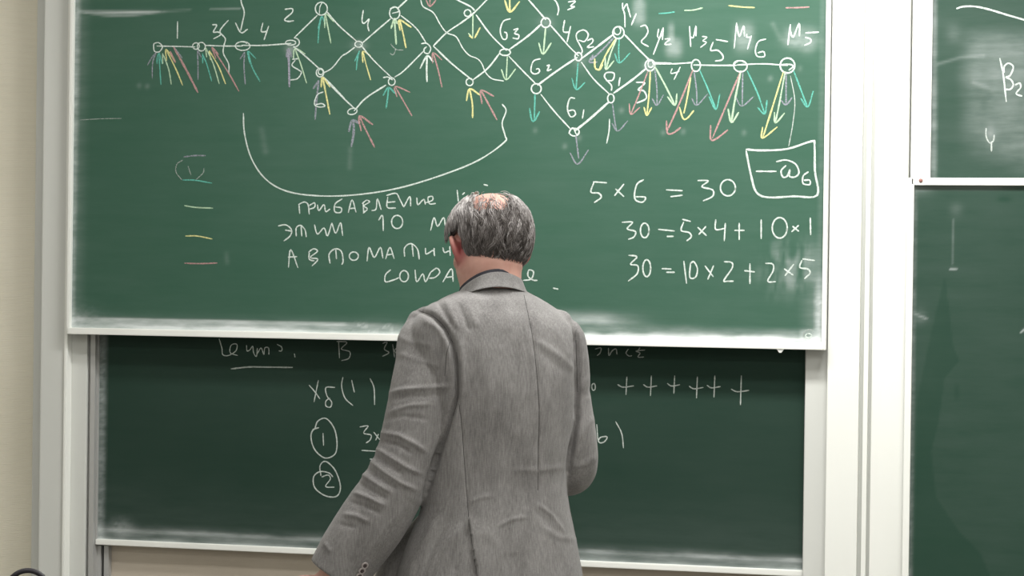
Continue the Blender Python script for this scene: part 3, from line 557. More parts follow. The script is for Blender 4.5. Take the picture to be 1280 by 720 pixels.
# ------------------------------------------------------------------ geometry tools for the figure
class Acc:
    def __init__(s): s.V = []; s.F = []
    def add(s, V, Fc): b = len(s.V); s.V += [Vector(v) for v in V]; s.F += [tuple(b+i for i in f) for f in Fc]
def tube(acc, rings, cap=True):
    n = len(rings[0]); V = [p for r in rings for p in r]; Fc = []
    for i in range(len(rings)-1):
        for k in range(n): Fc.append((i*n+k, i*n+(k+1) % n, (i+1)*n+(k+1) % n, (i+1)*n+k))
    Fc.append(tuple(range(n))[::-1]); Fc.append(tuple((len(rings)-1)*n+k for k in range(n)))
    acc.add(V, Fc)
def limb(acc, pts, n=24, sub=6, flat=None, cuff=False):
    """pts: (Vector, radius); smooth tapered tube, parallel-transported rings"""
    Q = cat_rom([(*p, r) for p, r in pts], sub); P = [Vector(q[:3]) for q in Q]; Rr = [q[3] for q in Q]
    rings = []; prev = None
    for i, p in enumerate(P):
        d = (P[min(i+1, len(P)-1)]-P[max(i-1, 0)]).normalized()
        if prev is None: a = d.orthogonal().normalized()
        else: a = (prev-d*prev.dot(d)).normalized()
        prev = a; b = d.cross(a)
        if flat:                       # flat=(normal, factor): squash along normal
            N, fct = flat; N = (N-d*N.dot(d)).normalized(); a2 = N; b2 = d.cross(N)
            rings.append([p+a2*math.cos(t)*Rr[i]*fct+b2*math.sin(t)*Rr[i] for t in [2*math.pi*k/n for k in range(n)]])
        else: rings.append([p+(a*math.cos(t)+b*math.sin(t))*Rr[i] for t in [2*math.pi*k/n for k in range(n)]])
    if cuff:                           # open sleeve end: a lip and a hollow
        c = P[-1]; d = (P[-1]-P[-3]).normalized()
        rings.append([c+(p-c)*0.84 for p in rings[-1]]); rings.append([p-d*0.035 for p in rings[-1]])
    tube(acc, rings)
    if not flat:
        ball(acc, P[0], Rr[0]*0.98, seg=14)
        if not cuff: ball(acc, P[-1], Rr[-1]*0.98, seg=14)
def ball(acc, c, r, seg=24, mtx=None):
    if not hasattr(r, '__len__'): r = (r, r, r)
    V = []; Fc = []; n, m_ = seg, seg//2
    V.append((0, 0, 1)); 
    for i in range(1, m_):
        for k in range(n):
            a, b = math.pi*i/m_, 2*math.pi*k/n; V.append((math.sin(a)*math.cos(b), math.sin(a)*math.sin(b), math.cos(a)))
    V.append((0, 0, -1))
    for k in range(n): Fc.append((0, 1+k, 1+(k+1) % n)); Fc.append((len(V)-1, 1+(m_-2)*n+(k+1) % n, 1+(m_-2)*n+k))
    for i in range(m_-2):
        for k in range(n): Fc.append((1+i*n+k, 1+(i+1)*n+k, 1+(i+1)*n+(k+1) % n, 1+i*n+(k+1) % n))
    V = [Vector((v[0]*r[0], v[1]*r[1], v[2]*r[2])) for v in V]
    if mtx is not None: V = [mtx @ v for v in V]
    acc.add([Vector(c)+v for v in V], Fc)
def remesh(acc, voxel, smooth_it=4, fac=0.5):
    me = bpy.data.meshes.new('tmp'); me.from_pydata([tuple(v) for v in acc.V], [], acc.F)
    bm = bmesh.new(); bm.from_mesh(me); bmesh.ops.recalc_face_normals(bm, faces=bm.faces); bm.to_mesh(me); bm.free()
    o = bpy.data.objects.new('tmp', me); COL.objects.link(o)
    r = o.modifiers.new('r', 'REMESH'); r.mode = 'VOXEL'; r.voxel_size = voxel; r.use_smooth_shade = True
    if smooth_it:
        s_ = o.modifiers.new('s', 'SMOOTH'); s_.factor = fac; s_.iterations = smooth_it
    dg = bpy.context.evaluated_depsgraph_get(); ev = o.evaluated_get(dg)
    out = bpy.data.meshes.new_from_object(ev); bpy.data.objects.remove(o); bpy.data.meshes.remove(me)
    out.polygons.foreach_set('use_smooth', [True]*len(out.polygons))
    return out
def getco(me):
    a = np.empty(len(me.vertices)*3, np.float32); me.vertices.foreach_get('co', a); return a.reshape(-1, 3).astype(float)
def getno(me):
    a = np.empty(len(me.vertices)*3, np.float32); me.vertex_normals.foreach_get('vector', a); return a.reshape(-1, 3).astype(float)

# ------------------------------------------------------------------ the lecturer
D0 = 4.88
foot = M(640, 360, D0); foot.z = 0
person = thing('person', 'man seen from behind in a grey suit jacket, head bowed, standing at the chalkboard', 'person', foot)
def addpart(name, me, m_, parent=person):
    me.transform(Matrix.Translation(-Vector(foot))); me.materials.clear(); me.materials.append(m_); me.name = name
    o = bpy.data.objects.new(name, me); COL.objects.link(o); o.parent = parent; return o

def wool(name, c0, c1):
    m = mat(name, c0, 0.95, 0.08); nt = m.node_tree; b = nt.nodes['Principled BSDF']
    n1 = noise(m, 420, 2, (1, 1, 0.10)); n2 = noise(m, 26, 4, (1, 1, 0.35)); n3 = noise(m, 900, 1, (0.2, 0.2, 1))
    a = nd(m, 'ShaderNodeMath', operation='MULTIPLY'); a.inputs[1].default_value = 0.45; nt.links.new(n1.outputs['Fac'], a.inputs[0])
    b_ = nd(m, 'ShaderNodeMath', operation='MULTIPLY'); b_.inputs[1].default_value = 0.35; nt.links.new(n2.outputs['Fac'], b_.inputs[0])
    c_ = nd(m, 'ShaderNodeMath', operation='MULTIPLY'); c_.inputs[1].default_value = 0.20; nt.links.new(n3.outputs['Fac'], c_.inputs[0])
    s1 = nd(m, 'ShaderNodeMath', operation='ADD'); nt.links.new(a.outputs[0], s1.inputs[0]); nt.links.new(b_.outputs[0], s1.inputs[1])
    s2 = nd(m, 'ShaderNodeMath', operation='ADD'); nt.links.new(s1.outputs[0], s2.inputs[0]); nt.links.new(c_.outputs[0], s2.inputs[1])
    r = ramp(m, s2.outputs[0], [(0.36, c0), (0.64, c1)]); nt.links.new(r.outputs[0], b.inputs['Base Color'])
    bp = nd(m, 'ShaderNodeBump'); bp.inputs['Strength'].default_value = 0.25; bp.inputs['Distance'].default_value = 0.001
    nt.links.new(n1.outputs['Fac'], bp.inputs['Height']); nt.links.new(bp.outputs[0], b.inputs['Normal'])
    b.inputs['Sheen Weight'].default_value = 0.15
    return m
jacket_m = wool('grey_wool', (0.150, 0.144, 0.142), (0.272, 0.264, 0.26))
trouser_m = wool('dark_trouser_wool', (0.04, 0.04, 0.045), (0.07, 0.07, 0.075))

TORSO = [  # py, left px, right px, depth offset, half thickness
 (359, 588, 650, .010, .060), (363, 578, 657, .008, .068), (368, 565, 666, .006, .076), (374, 552, 678, .004, .088), (384, 533, 694, .002, .098), (396, 522, 710, 0, .108),
 (412, 514, 722, 0, .116), (440, 516, 727, 0, .124), (480, 526, 725, 0, .128), (520, 532, 720, 0, .125), (560, 533, 714, .0, .120), (600, 530, 709, 0, .118),
 (636, 526, 713, 0, .124), (660, 517, 718, 0, .130), (690, 506, 724, 0, .136), (720, 498, 729, 0, .142), (760, 494, 735, 0, .148), (805, 492, 740, 0, .150)]
def body_rings(tab, shrink=0.0, n=56, expo=2.35, sub=5):
    rings = []
    for q in cat_rom(tab, sub):
        py, l, r, dd, t = q; c = M((l+r)/2, py, D0+dd); a = max((r-l)/2*D0/FPX-shrink, .02); t = max(t-shrink, .02); ring = []
        for k in range(n):
            th = 2*math.pi*k/n; cs, sn = math.cos(th), math.sin(th)
            x = a*math.copysign(abs(cs)**(2/expo), cs); y = t*math.copysign(abs(sn)**(2/expo), sn)
            ring.append(c + R0*x + FH*(y + 0.22*x))
        rings.append(ring)
    return rings
J = Acc()
tube(J, body_rings(TORSO))
k_ = D0/FPX
LARM = [(532, 408, 26, -.015), (530, 428, 34, -.03), (532, 455, 38, -.045), (528, 490, 40.5, -.06), (519, 530, 39, -.075), (507, 572, 37, -.085), (489, 614, 40, -.085), (464, 654, 42, -.085), (440, 688, 40, -.085), (421, 719, 37, -.085)]
RARM = [(697, 410, 24, .02), (703, 425, 28, .03), (708, 455, 29, .04), (710, 495, 29, .045), (713, 540, 32, .05), (715, 575, 33, .065), (712, 588, 32, .10), (698, 590, 29, .17), (684, 583, 27, .24), (672, 575, 25, .31)]
def arm_pts(tab, f=1.0): return [(M(x, y, D0+d), r*k_*f) for x, y, r, d in tab]
limb(J, arm_pts(LARM), n=32, cuff=True)
limb(J, arm_pts(RARM), n=32, cuff=True)
# skirt drape swinging towards the left hand
limb(J, [(M(552, 640, D0), .03), (M(528, 672, D0+.005), .04), (M(506, 705, D0+.01), .05), (M(494, 750, D0+.015), .055), (M(492, 795, D0+.01), .055)], n=20)
jm = remesh(J, 0.0031, 5, 0.55)

def sd(x, y, pts):
    """signed-ish distance to a polyline: returns distance, side(+ right of travel) and position along 0..1"""
    best = np.full(x.shape, 1e9); side = np.zeros(x.shape); al = np.zeros(x.shape)
    L = [math.hypot(b[0]-a[0], b[1]-a[1]) for a, b in zip(pts[:-1], pts[1:])]; T = sum(L); acc_ = 0
    for (a, b), l in zip(zip(pts[:-1], pts[1:]), L):
        vx, vy = b[0]-a[0], b[1]-a[1]; t = np.clip(((x-a[0])*vx+(y-a[1])*vy)/(l*l), 0, 1)
        dx, dy = x-a[0]-t*vx, y-a[1]-t*vy; d = np.hypot(dx, dy); mk = d < best
        best = np.where(mk, d, best); side = np.where(mk, np.sign(vx*dy-vy*dx), side); al = np.where(mk, (acc_+t*l)/T, al); acc_ += l
    return best, side, al
FOLDS = [  # points, amplitude mm, sigma px
 # armhole, left and right
 ([(520, 386), (540, 394), (556, 410), (566, 430), (571, 460), (571, 495), (560, 532), (545, 575), (529, 622)], -14, 3.2), ([(526, 398), (545, 408), (556, 424), (562, 445)], 3.0, 4.5), ([(575, 420), (579, 460), (577, 500)], 3.0, 4),
 ([(716, 396), (721, 420), (722, 455), (723, 490), (722, 525), (715, 560), (710, 590)], -13.0, 3.0), ([(727, 410), (730, 430), (731, 455)], 1.5, 4),
 # seams
 ([(655, 372), (661, 395), (666, 420), (670, 450), (672, 480), (674, 515), (673, 560), (672, 613)], -1.6, 1.5), ([(650, 380), (656, 400), (661, 425), (664, 455)], 1.4, 3.5), ([(664, 372), (672, 398), (676, 425)], 1.5, 4),
 ([(573, 500), (577, 530), (581, 570), (585, 610), (586, 650)], -1.7, 1.6), ([(548, 490), (545, 470), (552, 445), (560, 425)], -1.2, 1.5),
 # yoke folds
 ([(546, 376), (556, 392), (566, 410)], -3.0, 3), ([(556, 374), (566, 394), (573, 412)], 2.4, 3.2), ([(572, 378), (580, 396), (586, 414)], -3.2, 3.2), ([(585, 380), (591, 396), (597, 410)], 2.2, 3.5), ([(597, 376), (602, 390)], -1.4, 3.5), ([(632, 364), (646, 384)], -1.2, 3),
 ([(668, 424), (688, 437), (706, 450), (722, 466)], 2.0, 4.0), ([(672, 438), (690, 452), (708, 466)], -1.2, 4.5), ([(690, 405), (702, 425), (712, 448)], 1.6, 5), ([(600, 420), (610, 470), (612, 530)], 1.2, 9), ([(640, 420), (645, 480), (640, 540)], -1.0, 8),
 # back waist and vent
 ([(640, 588), (670, 588), (706, 584)], 1.4, 4), ([(672, 630), (690, 644), (706, 666)], 2.2, 2.4), ([(666, 636), (684, 652), (698, 670)], -1.2, 4), ([(622, 658), (640, 649), (660, 646)], 1.8, 2.6), ([(586, 628), (600, 622), (616, 620)], 1.6, 3), ([(680, 660), (700, 672), (722, 674)], 1.6, 4), ([(600, 660), (620, 680), (625, 720)], 1.8, 8), ([(640, 690), (645, 730)], -2.4, 9),
 ([(580, 652), (562, 680), (548, 715), (540, 760)], 3.4, 5), ([(565, 640), (545, 675), (530, 715), (524, 760)], -3.4, 5), ([(545, 650), (524, 690), (508, 730)], 3.0, 5), ([(586, 660), (574, 690), (566, 720)], -3, 4),
 # left sleeve folds (ridges with hollows under them)
 ([(496, 420), (515, 428), (540, 432)], 1.5, 4), ([(498, 442), (522, 450), (548, 458)], 1.6, 3.5), ([(488, 491), (505, 487), (530, 485), (560, 483)], 4.2, 3.0), ([(486, 500), (510, 496), (550, 494)], -2.6, 3.4), ([(486, 516), (510, 507), (540, 505)], 3.0, 3), ([(482, 524), (505, 520), (535, 524)], -2.0, 3),
 ([(476, 541), (498, 544), (520, 556), (534, 566)], 4.0, 3.2), ([(474, 551), (496, 556), (516, 568)], -3.0, 2.8), ([(470, 560), (486, 570), (508, 584), (526, 592)], 4.6, 3.0), ([(466, 569), (484, 580), (504, 594)], -3.4, 2.8),
 ([(462, 575), (478, 588), (500, 603), (520, 612)], 4.6, 3.0), ([(458, 585), (474, 597), (494, 611)], -3.4, 2.8), ([(452, 592), (470, 604), (490, 616)], 4.2, 3.0), ([(448, 603), (466, 614), (484, 624)], -3.2, 2.8),
 ([(442, 616), (458, 621), (482, 632)], 5.0, 3.2), ([(438, 627), (456, 633), (476, 642)], -3.4, 3), ([(430, 643), (446, 645), (462, 652)], 4.2, 3.4), ([(424, 655), (444, 660)], -2.6, 3), ([(405, 678), (414, 690)], 2.4, 2.4), ([(500, 640), (480, 660), (465, 690)], 1.8, 6), ([(530, 600), (515, 630)], 2, 6),
 # right sleeve
 ([(735, 470), (726, 490), (722, 510)], 2.2, 3), ([(742, 520), (732, 535), (722, 552)], 1.6, 4), ([(745, 570), (732, 580), (716, 584)], 1.8, 4), ([(741, 483), (733, 497)], -2, 3)]
def fold(co, no):
    px, py, z = projn(co); facing = np.clip(-(no @ np.array(F))*1.6+0.75, 0, 1)
    A = np.zeros(len(co))
    for pts, amp, sg in FOLDS:
        d, s_, al = sd(px, py, pts)
        taper = np.clip(np.minimum(al, 1-al)*5+0.25, 0, 1)
        A += amp*np.exp(-(d/sg)**2)*taper
    # vent: right-hand flap laps over the left one
    d, s_, al = sd(px, py, [(586, 650), (592, 690), (598, 725), (604, 790)])
    A += np.where(s_ < 0, 5.0*np.exp(-(d/16)**2), -3.5*np.exp(-(d/9)**2))*sm(py, 640, 668)
    # sleeve hem line
    A += 1.6*(fb(px, py, 34, 81)-0.5) + 0.9*(fb(px*1.6, py*0.8, 14, 85)-0.5)
    return co + no*(1.15*A*facing*0.001)[:, None]
c_ = getco(jm); n_ = getno(jm); c2 = fold(c_, n_)
jm.vertices.foreach_set('co', c2.ravel().astype(np.float32)); jm.update()
jbvh = BVHTree.FromPolygons([Vector(v) for v in c2], [p.vertices[:] for p in jm.polygons])
print('jacket verts', len(jm.vertices))
jacket = addpart('jacket', jm, jacket_m)

seam_m = mat('seam_thread', (0.07, 0.067, 0.066), 0.9, 0.05)
def seam(pts, r_=0.0007, sink=0.0002):
    P = cat_rom(pts, 8); pp = []
    for x_, y_ in P:
        h = jbvh.ray_cast(CP, ray(x_, y_).normalized())
        if h[0] is not None: pp.append(h[0]-ray(x_, y_).normalized()*(r_-sink-.0006))
    V = []; Fc = []; n = len(pp)
    for i, p in enumerate(pp):
        d = (pp[min(i+1, n-1)]-pp[max(i-1, 0)]).normalized(); a = d.cross(F).normalized(); b = a.cross(d)
        for k in range(6): t = k*math.pi/3; V.append(p+(a*math.cos(t)+b*math.sin(t))*r_)
    for i in range(n-1):
        for k in range(6): Fc.append((i*6+k, i*6+(k+1) % 6, i*6+6+(k+1) % 6, i*6+6+k))
    mesh_obj('seam', V, Fc, seam_m, jacket, True)
for sp in ([(655, 369), (660, 392), (665, 418), (669, 448), (672, 480), (674, 515), (673, 560), (672, 613)], [(574, 505), (577, 530), (580, 570), (583, 610), (586, 650)],
           [(523, 388), (541, 395), (556, 409), (566, 428)], [(562, 428), (558, 445), (556, 470)], [(571, 440), (572.5, 470), (572, 498), (567, 520)], [(586, 650), (591, 685), (597, 722)], [(720, 425), (721, 455), (722, 490)]): seam(sp)
# collar: standing band round the neck, folded over
def band(name, tab, m_, thick, n=64, jit=0):
    """tab rows: (cx, cy, rx px, depth radius m, dd, tilt m) rings from bottom to top"""
    V = []; Fc = []
    rows = []
    for (cx, cy, rx, ry, dd, tilt, sag) in tab:
        c = M(cx, cy, D0+dd); row = []
        for k in range(n):
            th = 2*math.pi*k/n; x = rx*k_*math.cos(th); y = ry*math.sin(th)
            row.append(c+R0*x+FH*(y+.15*x)+Vector((0, 0, -tilt*math.sin(th) - sag*((x/k_-12)/52)**2)))
        rows.append(row)
    inner = [[p+(c-p).normalized()*thick for p in r for c in [sum(r, Vector())/n]] for r in rows]
    allr = rows+inner[::-1]
    V = [p for r in allr for p in r]; q = len(allr)
    for i in range(q):
        for k in range(n): a, b = i*n, ((i+1) % q)*n; Fc.append((a+k, a+(k+1) % n, b+(k+1) % n, b+k))
    me = bpy.data.meshes.new(name); me.from_pydata([tuple(v) for v in V], [], Fc)
    bm = bmesh.new(); bm.from_mesh(me); bmesh.ops.recalc_face_normals(bm, faces=bm.faces); bm.to_mesh(me); bm.free()
    me.polygons.foreach_set('use_smooth', [True]*len(me.polygons))
    o = addpart(name, me, m_)
    s_ = o.modifiers.new('s', 'SUBSURF'); s_.levels = 1; s_.render_levels = 1
    return o
band('collar', [(615, 363, 46, .084, .010, .008, .020), (614.5, 357, 43.5, .079, .014, .008, .024), (614, 349, 41, .074, .018, .008, .031), (614, 343.5, 39.5, .0715, .020, .008, .036)], jacket_m, .003)
shirt_m = tex_mat('dark_shirt', (0.02, 0.02, 0.028), (0.035, 0.035, 0.045), 80, 0.85)
band('shirt_collar', [(613.5, 352, 40.5, .074, .020, .008, .036), (613.5, 345, 39.5, .0715, .021, .008, .036), (613.5, 340, 39.2, .0705, .022, .008, .037)], shirt_m, .002)

# body: head, neck, torso, arms, hands, legs in one surface
HC = M(612, 301, D0+0.045)
yaw_h, pit_h = math.radians(23), math.radians(-20)
fy = (FH*math.cos(yaw_h) - R0*math.sin(yaw_h)); fx = R0*math.cos(yaw_h)+FH*math.sin(yaw_h)
fwd = (fy*math.cos(pit_h)+Vector((0, 0, 1))*math.sin(pit_h)); upv = fx.cross(fwd)
HM = Matrix((fx, fwd, upv)).transposed()
def H(x, y, z): return HC + HM @ Vector((x, y, z))
Bd = Acc()
ball(Bd, H(0, -.004, .012), (.0765, .096, .088), 40, HM); ball(Bd, H(0, .030, -.045), (.062, .068, .075), 32, HM)
ball(Bd, H(0, .062, -.088), (.030, .026, .024), 20, HM); ball(Bd, H(0, .088, .018), (.048, .016, .014), 20, HM)      # chin, brow
limb(Bd, [(H(0, .092, .012), .007), (H(0, .106, -.012), .010), (H(0, .114, -.030), .0125)], n=14); ball(Bd, H(.013, .100, -.034), .009, 12); ball(Bd, H(-.013, .100, -.034), .009, 12)
ball(Bd, H(0, .092, -.055), (.024, .010, .006), 16, HM); ball(Bd, H(0, .090, -.065), (.021, .010, .007), 16, HM)
for s_ in (-1, 1):
    ball(Bd, H(.038*s_, .068, -.025), (.022, .022, .024), 16, HM)
    E = HM @ Matrix.Rotation(math.radians(-12), 3, 'X') @ Matrix.Rotation(math.radians(22*s_), 3, 'Z')
    e0 = H((.077 if s_ < 0 else .068)*s_, -.006, -.026)
    limb(Bd, [(e0+E @ Vector((0.004*s_, .012, -.026)), .006), (e0+E @ Vector((.006*s_, -.008, -.018)), .0065), (e0+E @ Vector((.010*s_, -.020, .008)), .0062), (e0+E @ Vector((.009*s_, -.010, .028)), .006), (e0+E @ Vector((.004*s_, .010, .030)), .0055), (e0+E @ Vector((.001*s_, .016, .014)), .005)], n=10)
    ball(Bd, e0, (.007, .017, .026), 16, E)
limb(Bd, [(H(0, -.010, -.03), .068), (M(611.5, 330, D0+.025), .0725), (M(613, 352, D0+.02), .0665), (M(616, 375, D0+.01), .066), (M(620, 410, D0), .085)], n=32)
tube(Bd, body_rings([(r[0], r[1]+20, r[2]-20, r[3], r[4]) for r in TORSO[3:]], 0.026))
limb(Bd, arm_pts(LARM, .62), n=20); limb(Bd, arm_pts(RARM, .66), n=20)
def hand(acc, wrist, d, nrm, r0, thumb_side, curl=0.5):
    d = d.normalized(); nrm = (nrm-d*nrm.dot(d)).normalized(); sd_ = d.cross(nrm)*thumb_side      # nrm: back of hand; sd_: towards the thumb
    limb(acc, [(wrist-d*.05, r0), (wrist, .029)], n=18)
    limb(acc, [(wrist-d*.01, .028), (wrist+d*.03, .036), (wrist+d*.07, .042), (wrist+d*.092, .039)], n=24, flat=(nrm, .42))
    for j, (off, ln, r) in enumerate(((.031, .072, .0088), (.0105, .080, .0092), (-.0105, .074, .0088), (-.031, .058, .0078))):
        b = wrist+d*(.086-.006*abs(j-1))+sd_*off; dd = d+sd_*off*1.6; dd.normalize(); cv = curl*(1+.12*j)
        p1 = b+dd*ln*.45; d2 = (dd*math.cos(cv)-nrm*math.sin(cv)); p2 = p1+d2*ln*.32; d3 = (dd*math.cos(cv*1.7)-nrm*math.sin(cv*1.7)); p3 = p2+d3*ln*.25
        limb(acc, [(b-dd*.02, r), (b, r*1.05), (p1, r), (p2, r*.93), (p3, r*.8)], n=12, sub=4)
    b = wrist+d*.022+sd_*.026-nrm*.006; td = (d*.62+sd_*.72-nrm*.25).normalized(); p1 = b+td*.036; d2 = (d*.85+sd_*.42-nrm*.35).normalized(); p2 = p1+d2*.030
    limb(acc, [(b-td*.012, .013), (b, .0125), (p1, .0108), (p2, .009), (p2+d2*.012, .0075)], n=12, sub=4)
lw = M(416, 720, D0-.085)
ldir = (R0*-0.58+Vector((0, 0, -0.78))+FH*.10)
hand(Bd, lw+ldir.normalized()*.012, ldir, -FH*0.9+Vector((0, 0, .3)), .031, 1, .35)
rw = arm_pts(RARM)[-1][0]; rdir = FH*.8-R0*.45-Vector((0, 0, .15))
hand(Bd, rw+rdir.normalized()*.01, rdir, R0*.8+FH*.4+Vector((0, 0, .2)), .029, 1, .75)
# legs (under the trousers)
hipL, hipR = M(570, 690, D0), M(668, 690, D0+.03)
legs = []
for hp, kx, fz in ((hipL, -.015, 0.0), (hipR, .02, .03)):
    kn = Vector((hp.x, hp.y, .50))+R0*kx+FH*.02; an = Vector((hp.x, hp.y, .095))+R0*kx*2+FH*(-.01+fz)
    legs.append((hp, kn, an)); limb(Bd, [(hp, .075), (hp*.5+kn*.5, .068), (kn, .050), (kn*.55+an*.45, .046), (an, .036), (an-Vector((0, 0, .04)), .034)], n=24)
    limb(Bd, [(an-Vector((0, 0, .04))-FH*.02, .03), (an-Vector((0, 0, .05))+FH*.06, .032), (an-Vector((0, 0, .062))+FH*.14, .024)], n=16)
bm_ = remesh(Bd, 0.0034, 3, 0.5)
skin = mat('skin', (0.62, 0.36, 0.28), 0.5, 0.4); nt = skin.node_tree; b = nt.nodes['Principled BSDF']
at = nd(skin, 'ShaderNodeAttribute'); at.attribute_name = 'flush'
nn_ = noise(skin, 40, 4); rr = ramp(skin, nn_.outputs['Fac'], [(0.3, (0.50, 0.27, 0.22)), (0.7, (0.58, 0.34, 0.28))])
mx = nd(skin, 'ShaderNodeMix', data_type='RGBA'); nt.links.new(at.outputs['Fac'], mx.inputs[0]); nt.links.new(rr.outputs[0], mx.inputs[6]); mx.inputs[7].default_value = (0.36, 0.06, 0.07, 1)
nt.links.new(mx.outputs[2], b.inputs['Base Color']); b.inputs['Subsurface Weight'].default_value = 0.15; b.inputs['Subsurface Radius'].default_value = (.01, .004, .002)
cc = getco(bm_)
flush = np.zeros(len(cc))
for s_ in (-1, 1):
    e0 = np.array(H(.080*s_, -.008, -.030)); flush = np.maximum(flush, np.clip(1.25-np.linalg.norm(cc-e0, axis=1)/.034, 0, 1))
a_ = bm_.attributes.new('flush', 'FLOAT', 'POINT'); a_.data.foreach_set('value', flush.astype(np.float32))
print('body verts', len(bm_.vertices))
body = addpart('body', bm_, skin)
eye_m = mat('eye_white', (0.8, 0.78, 0.75), 0.2)
for s_ in (-1, 1):
    A = Acc(); ball(A, H(.031*s_, .078, .0), .0125, 16); me = bpy.data.meshes.new('eye'); me.from_pydata([tuple(v) for v in A.V], [], A.F); addpart('eye', me, eye_m)

# hair: a base cap and thousands of short combed strands
hcols = [(0.05, 0.043, 0.04), (0.085, 0.075, 0.07), (0.16, 0.145, 0.14), (0.27, 0.25, 0.245), (0.42, 0.40, 0.39)]
hair_m = mat('grey_hair', (0.2, 0.18, 0.17), 0.55, 0.35); nt = hair_m.node_tree; b = nt.nodes['Principled BSDF']
at = nd(hair_m, 'ShaderNodeAttribute'); at.attribute_name = 'shade'
rr = ramp(hair_m, at.outputs['Fac'], [(0.0, hcols[0]), (0.3, hcols[1]), (0.58, hcols[2]), (0.82, hcols[3]), (1.0, hcols[4])]); nt.links.new(rr.outputs[0], b.inputs['Base Color'])
HR = np.array((.0845, .100, .0925)); HCn = np.array(H(0, -.004, .012)); HMn = np.array(HM)
R0n, FHn, Zn = np.array(R0), np.array(FH), np.array((0, 0, 1.0))
def hair_ok(d, edge=0.0):
    """d: unit direction in head axes (x right, y face, z up) -> hair grows here"""
    x, y, z = d
    wz = np.array(HMn @ d)                      # in room axes
    cx, cy, cz = wz @ R0n, wz @ FHn, wz @ Zn
    if y > 0.42+0.25*max(z, 0): return False    # face and forehead
    if z < -0.56-0.12*(1-abs(x))+0.10*(y+.3): return False     # nape
    if y > 0.05 and z < -0.05 and abs(x) > .4: return False
    if x < -.78 and -.34 < y < .15 and z < 0.0: return False    # round the ear
    return True
def bald(d):
    wz = HMn @ d; cx, cy, cz = wz @ R0n, wz @ FHn, wz @ Zn
    return math.exp(-(((cx+.02)/.48)**4 + ((cy+.02)/.80)**4)) if cz > 0.3 else 0.0
capV = []; capF = []; nU, nV = 96, 56
ids = {}
for i in range(nV+1):
    for k in range(nU):
        a, bb = math.pi*i/nV, 2*math.pi*k/nU; ids[i, k] = np.array((math.sin(a)*math.cos(bb), math.sin(a)*math.sin(bb), math.cos(a)))
A = Acc(); vid = {}
def vget(i, k):
    k %= nU
    if (i, k) not in vid:
        vid[i, k] = len(A.V); d = ids[i, k]; A.V.append(Vector(HCn+HMn @ (d*(HR-.0005))))
    return vid[i, k]
for i in range(nV):
    for k in range(nU):
        d = ids[i, k]+ids[i+1, (k+1) % nU]; d /= np.linalg.norm(d)
        if hair_ok(d) and bald(d) < .35: A.F.append((vget(i, k), vget(i+1, k), vget(i+1, k+1), vget(i, k+1)))
me = bpy.data.meshes.new('hair_base'); me.from_pydata([tuple(v) for v in A.V], [], A.F)
me.polygons.foreach_set('use_smooth', [True]*len(me.polygons))
a_ = me.attributes.new('shade', 'FLOAT', 'POINT'); a_.data.foreach_set('value', [0.12]*len(A.V))
o = addpart('hair_base', me, hair_m); s_ = o.modifiers.new('s', 'SOLIDIFY'); s_.thickness = 0.006; s_.offset = -1
SV = []; SF = []; SS = []
NS = 16000; cnt = 0
clump = {}
while cnt < NS:
    d = rng.normal(size=3); d /= np.linalg.norm(d)
    if not hair_ok(d): continue
    bl = bald(d)
    if bl > .35 and rng.random() < .90+bl*.1: continue
    cnt += 1
    key = (int((d[0]+1)*13), int((d[1]+1)*9), int((d[2]+1)*9))
    if key not in clump: clump[key] = (rng.normal()*.5, rng.random(), rng.random())
    cw, cs, cp = clump[key]
    p = d.copy(); L_ = rng.uniform(.022, .040); seg_n = 6; stp = L_/seg_n/.088
    lift0 = rng.uniform(.000, .006)*(1-.7*min(1, max(0, p[2]-.5)*2.5)); pts = []
    for q in range(seg_n+1):
        pts.append(HCn+HMn @ (p*(HR+lift0+.0045*math.sin(q/seg_n*2.4))))
        down = np.array((0, -0.25 if p[2] > .3 else 0.0, -1.0)); rad = p[0]*np.array((1.0, 0, 0))*.35
        t = down+rad+np.array((cw*.7+.5*math.sin(q*1.4+cp*6), 0, 0))*(1.0)
        if p[2] > .55: t += np.array((p[0]*2, -.9, 0))
        t -= p*(t @ p); t /= (np.linalg.norm(t)+1e-9)
        p = p+t*stp; p /= np.linalg.norm(p)
    if p[2] < -.73 and rng.random() < .7: continue
    if p[0] < -.80 and -.34 < p[1] < .12 and p[2] < -.06: continue
    if abs(p[0]) > .5 and p[1] > .05 and p[2] < -.12: continue
    wv = rng.uniform(.0006, .0013); b0 = len(SV)
    shade = np.clip(.55*cs+.46*rng.random()+.04+.30*d[2], 0, 1)
    for q, P_ in enumerate(pts):
        tg = pts[min(q+1, seg_n)]-pts[max(q-1, 0)]; nr = P_-HCn; sdv = np.cross(tg, nr); sdv /= np.linalg.norm(sdv)+1e-12; nr = nr/np.linalg.norm(nr)
        ww = wv*(1-.75*(q/seg_n)**2)
        SV += [P_-sdv*ww, P_+sdv*ww, P_+nr*ww*1.2]; SS += [shade]*3
    for q in range(seg_n):
        a, c = b0+3*q, b0+3*q+3
        for (u, v) in ((0, 1), (1, 2), (2, 0)): SF.append((a+u, a+v, c+v, c+u))
me = bpy.data.meshes.new('hair'); me.from_pydata([tuple(v) for v in SV], [], SF)
a_ = me.attributes.new('shade', 'FLOAT', 'POINT'); a_.data.foreach_set('value', np.array(SS, np.float32))
o = addpart('hair', me, hair_m); o['kind'] = 'stuff'; o['label'] = 'short grey hair thinning to a bald crown'

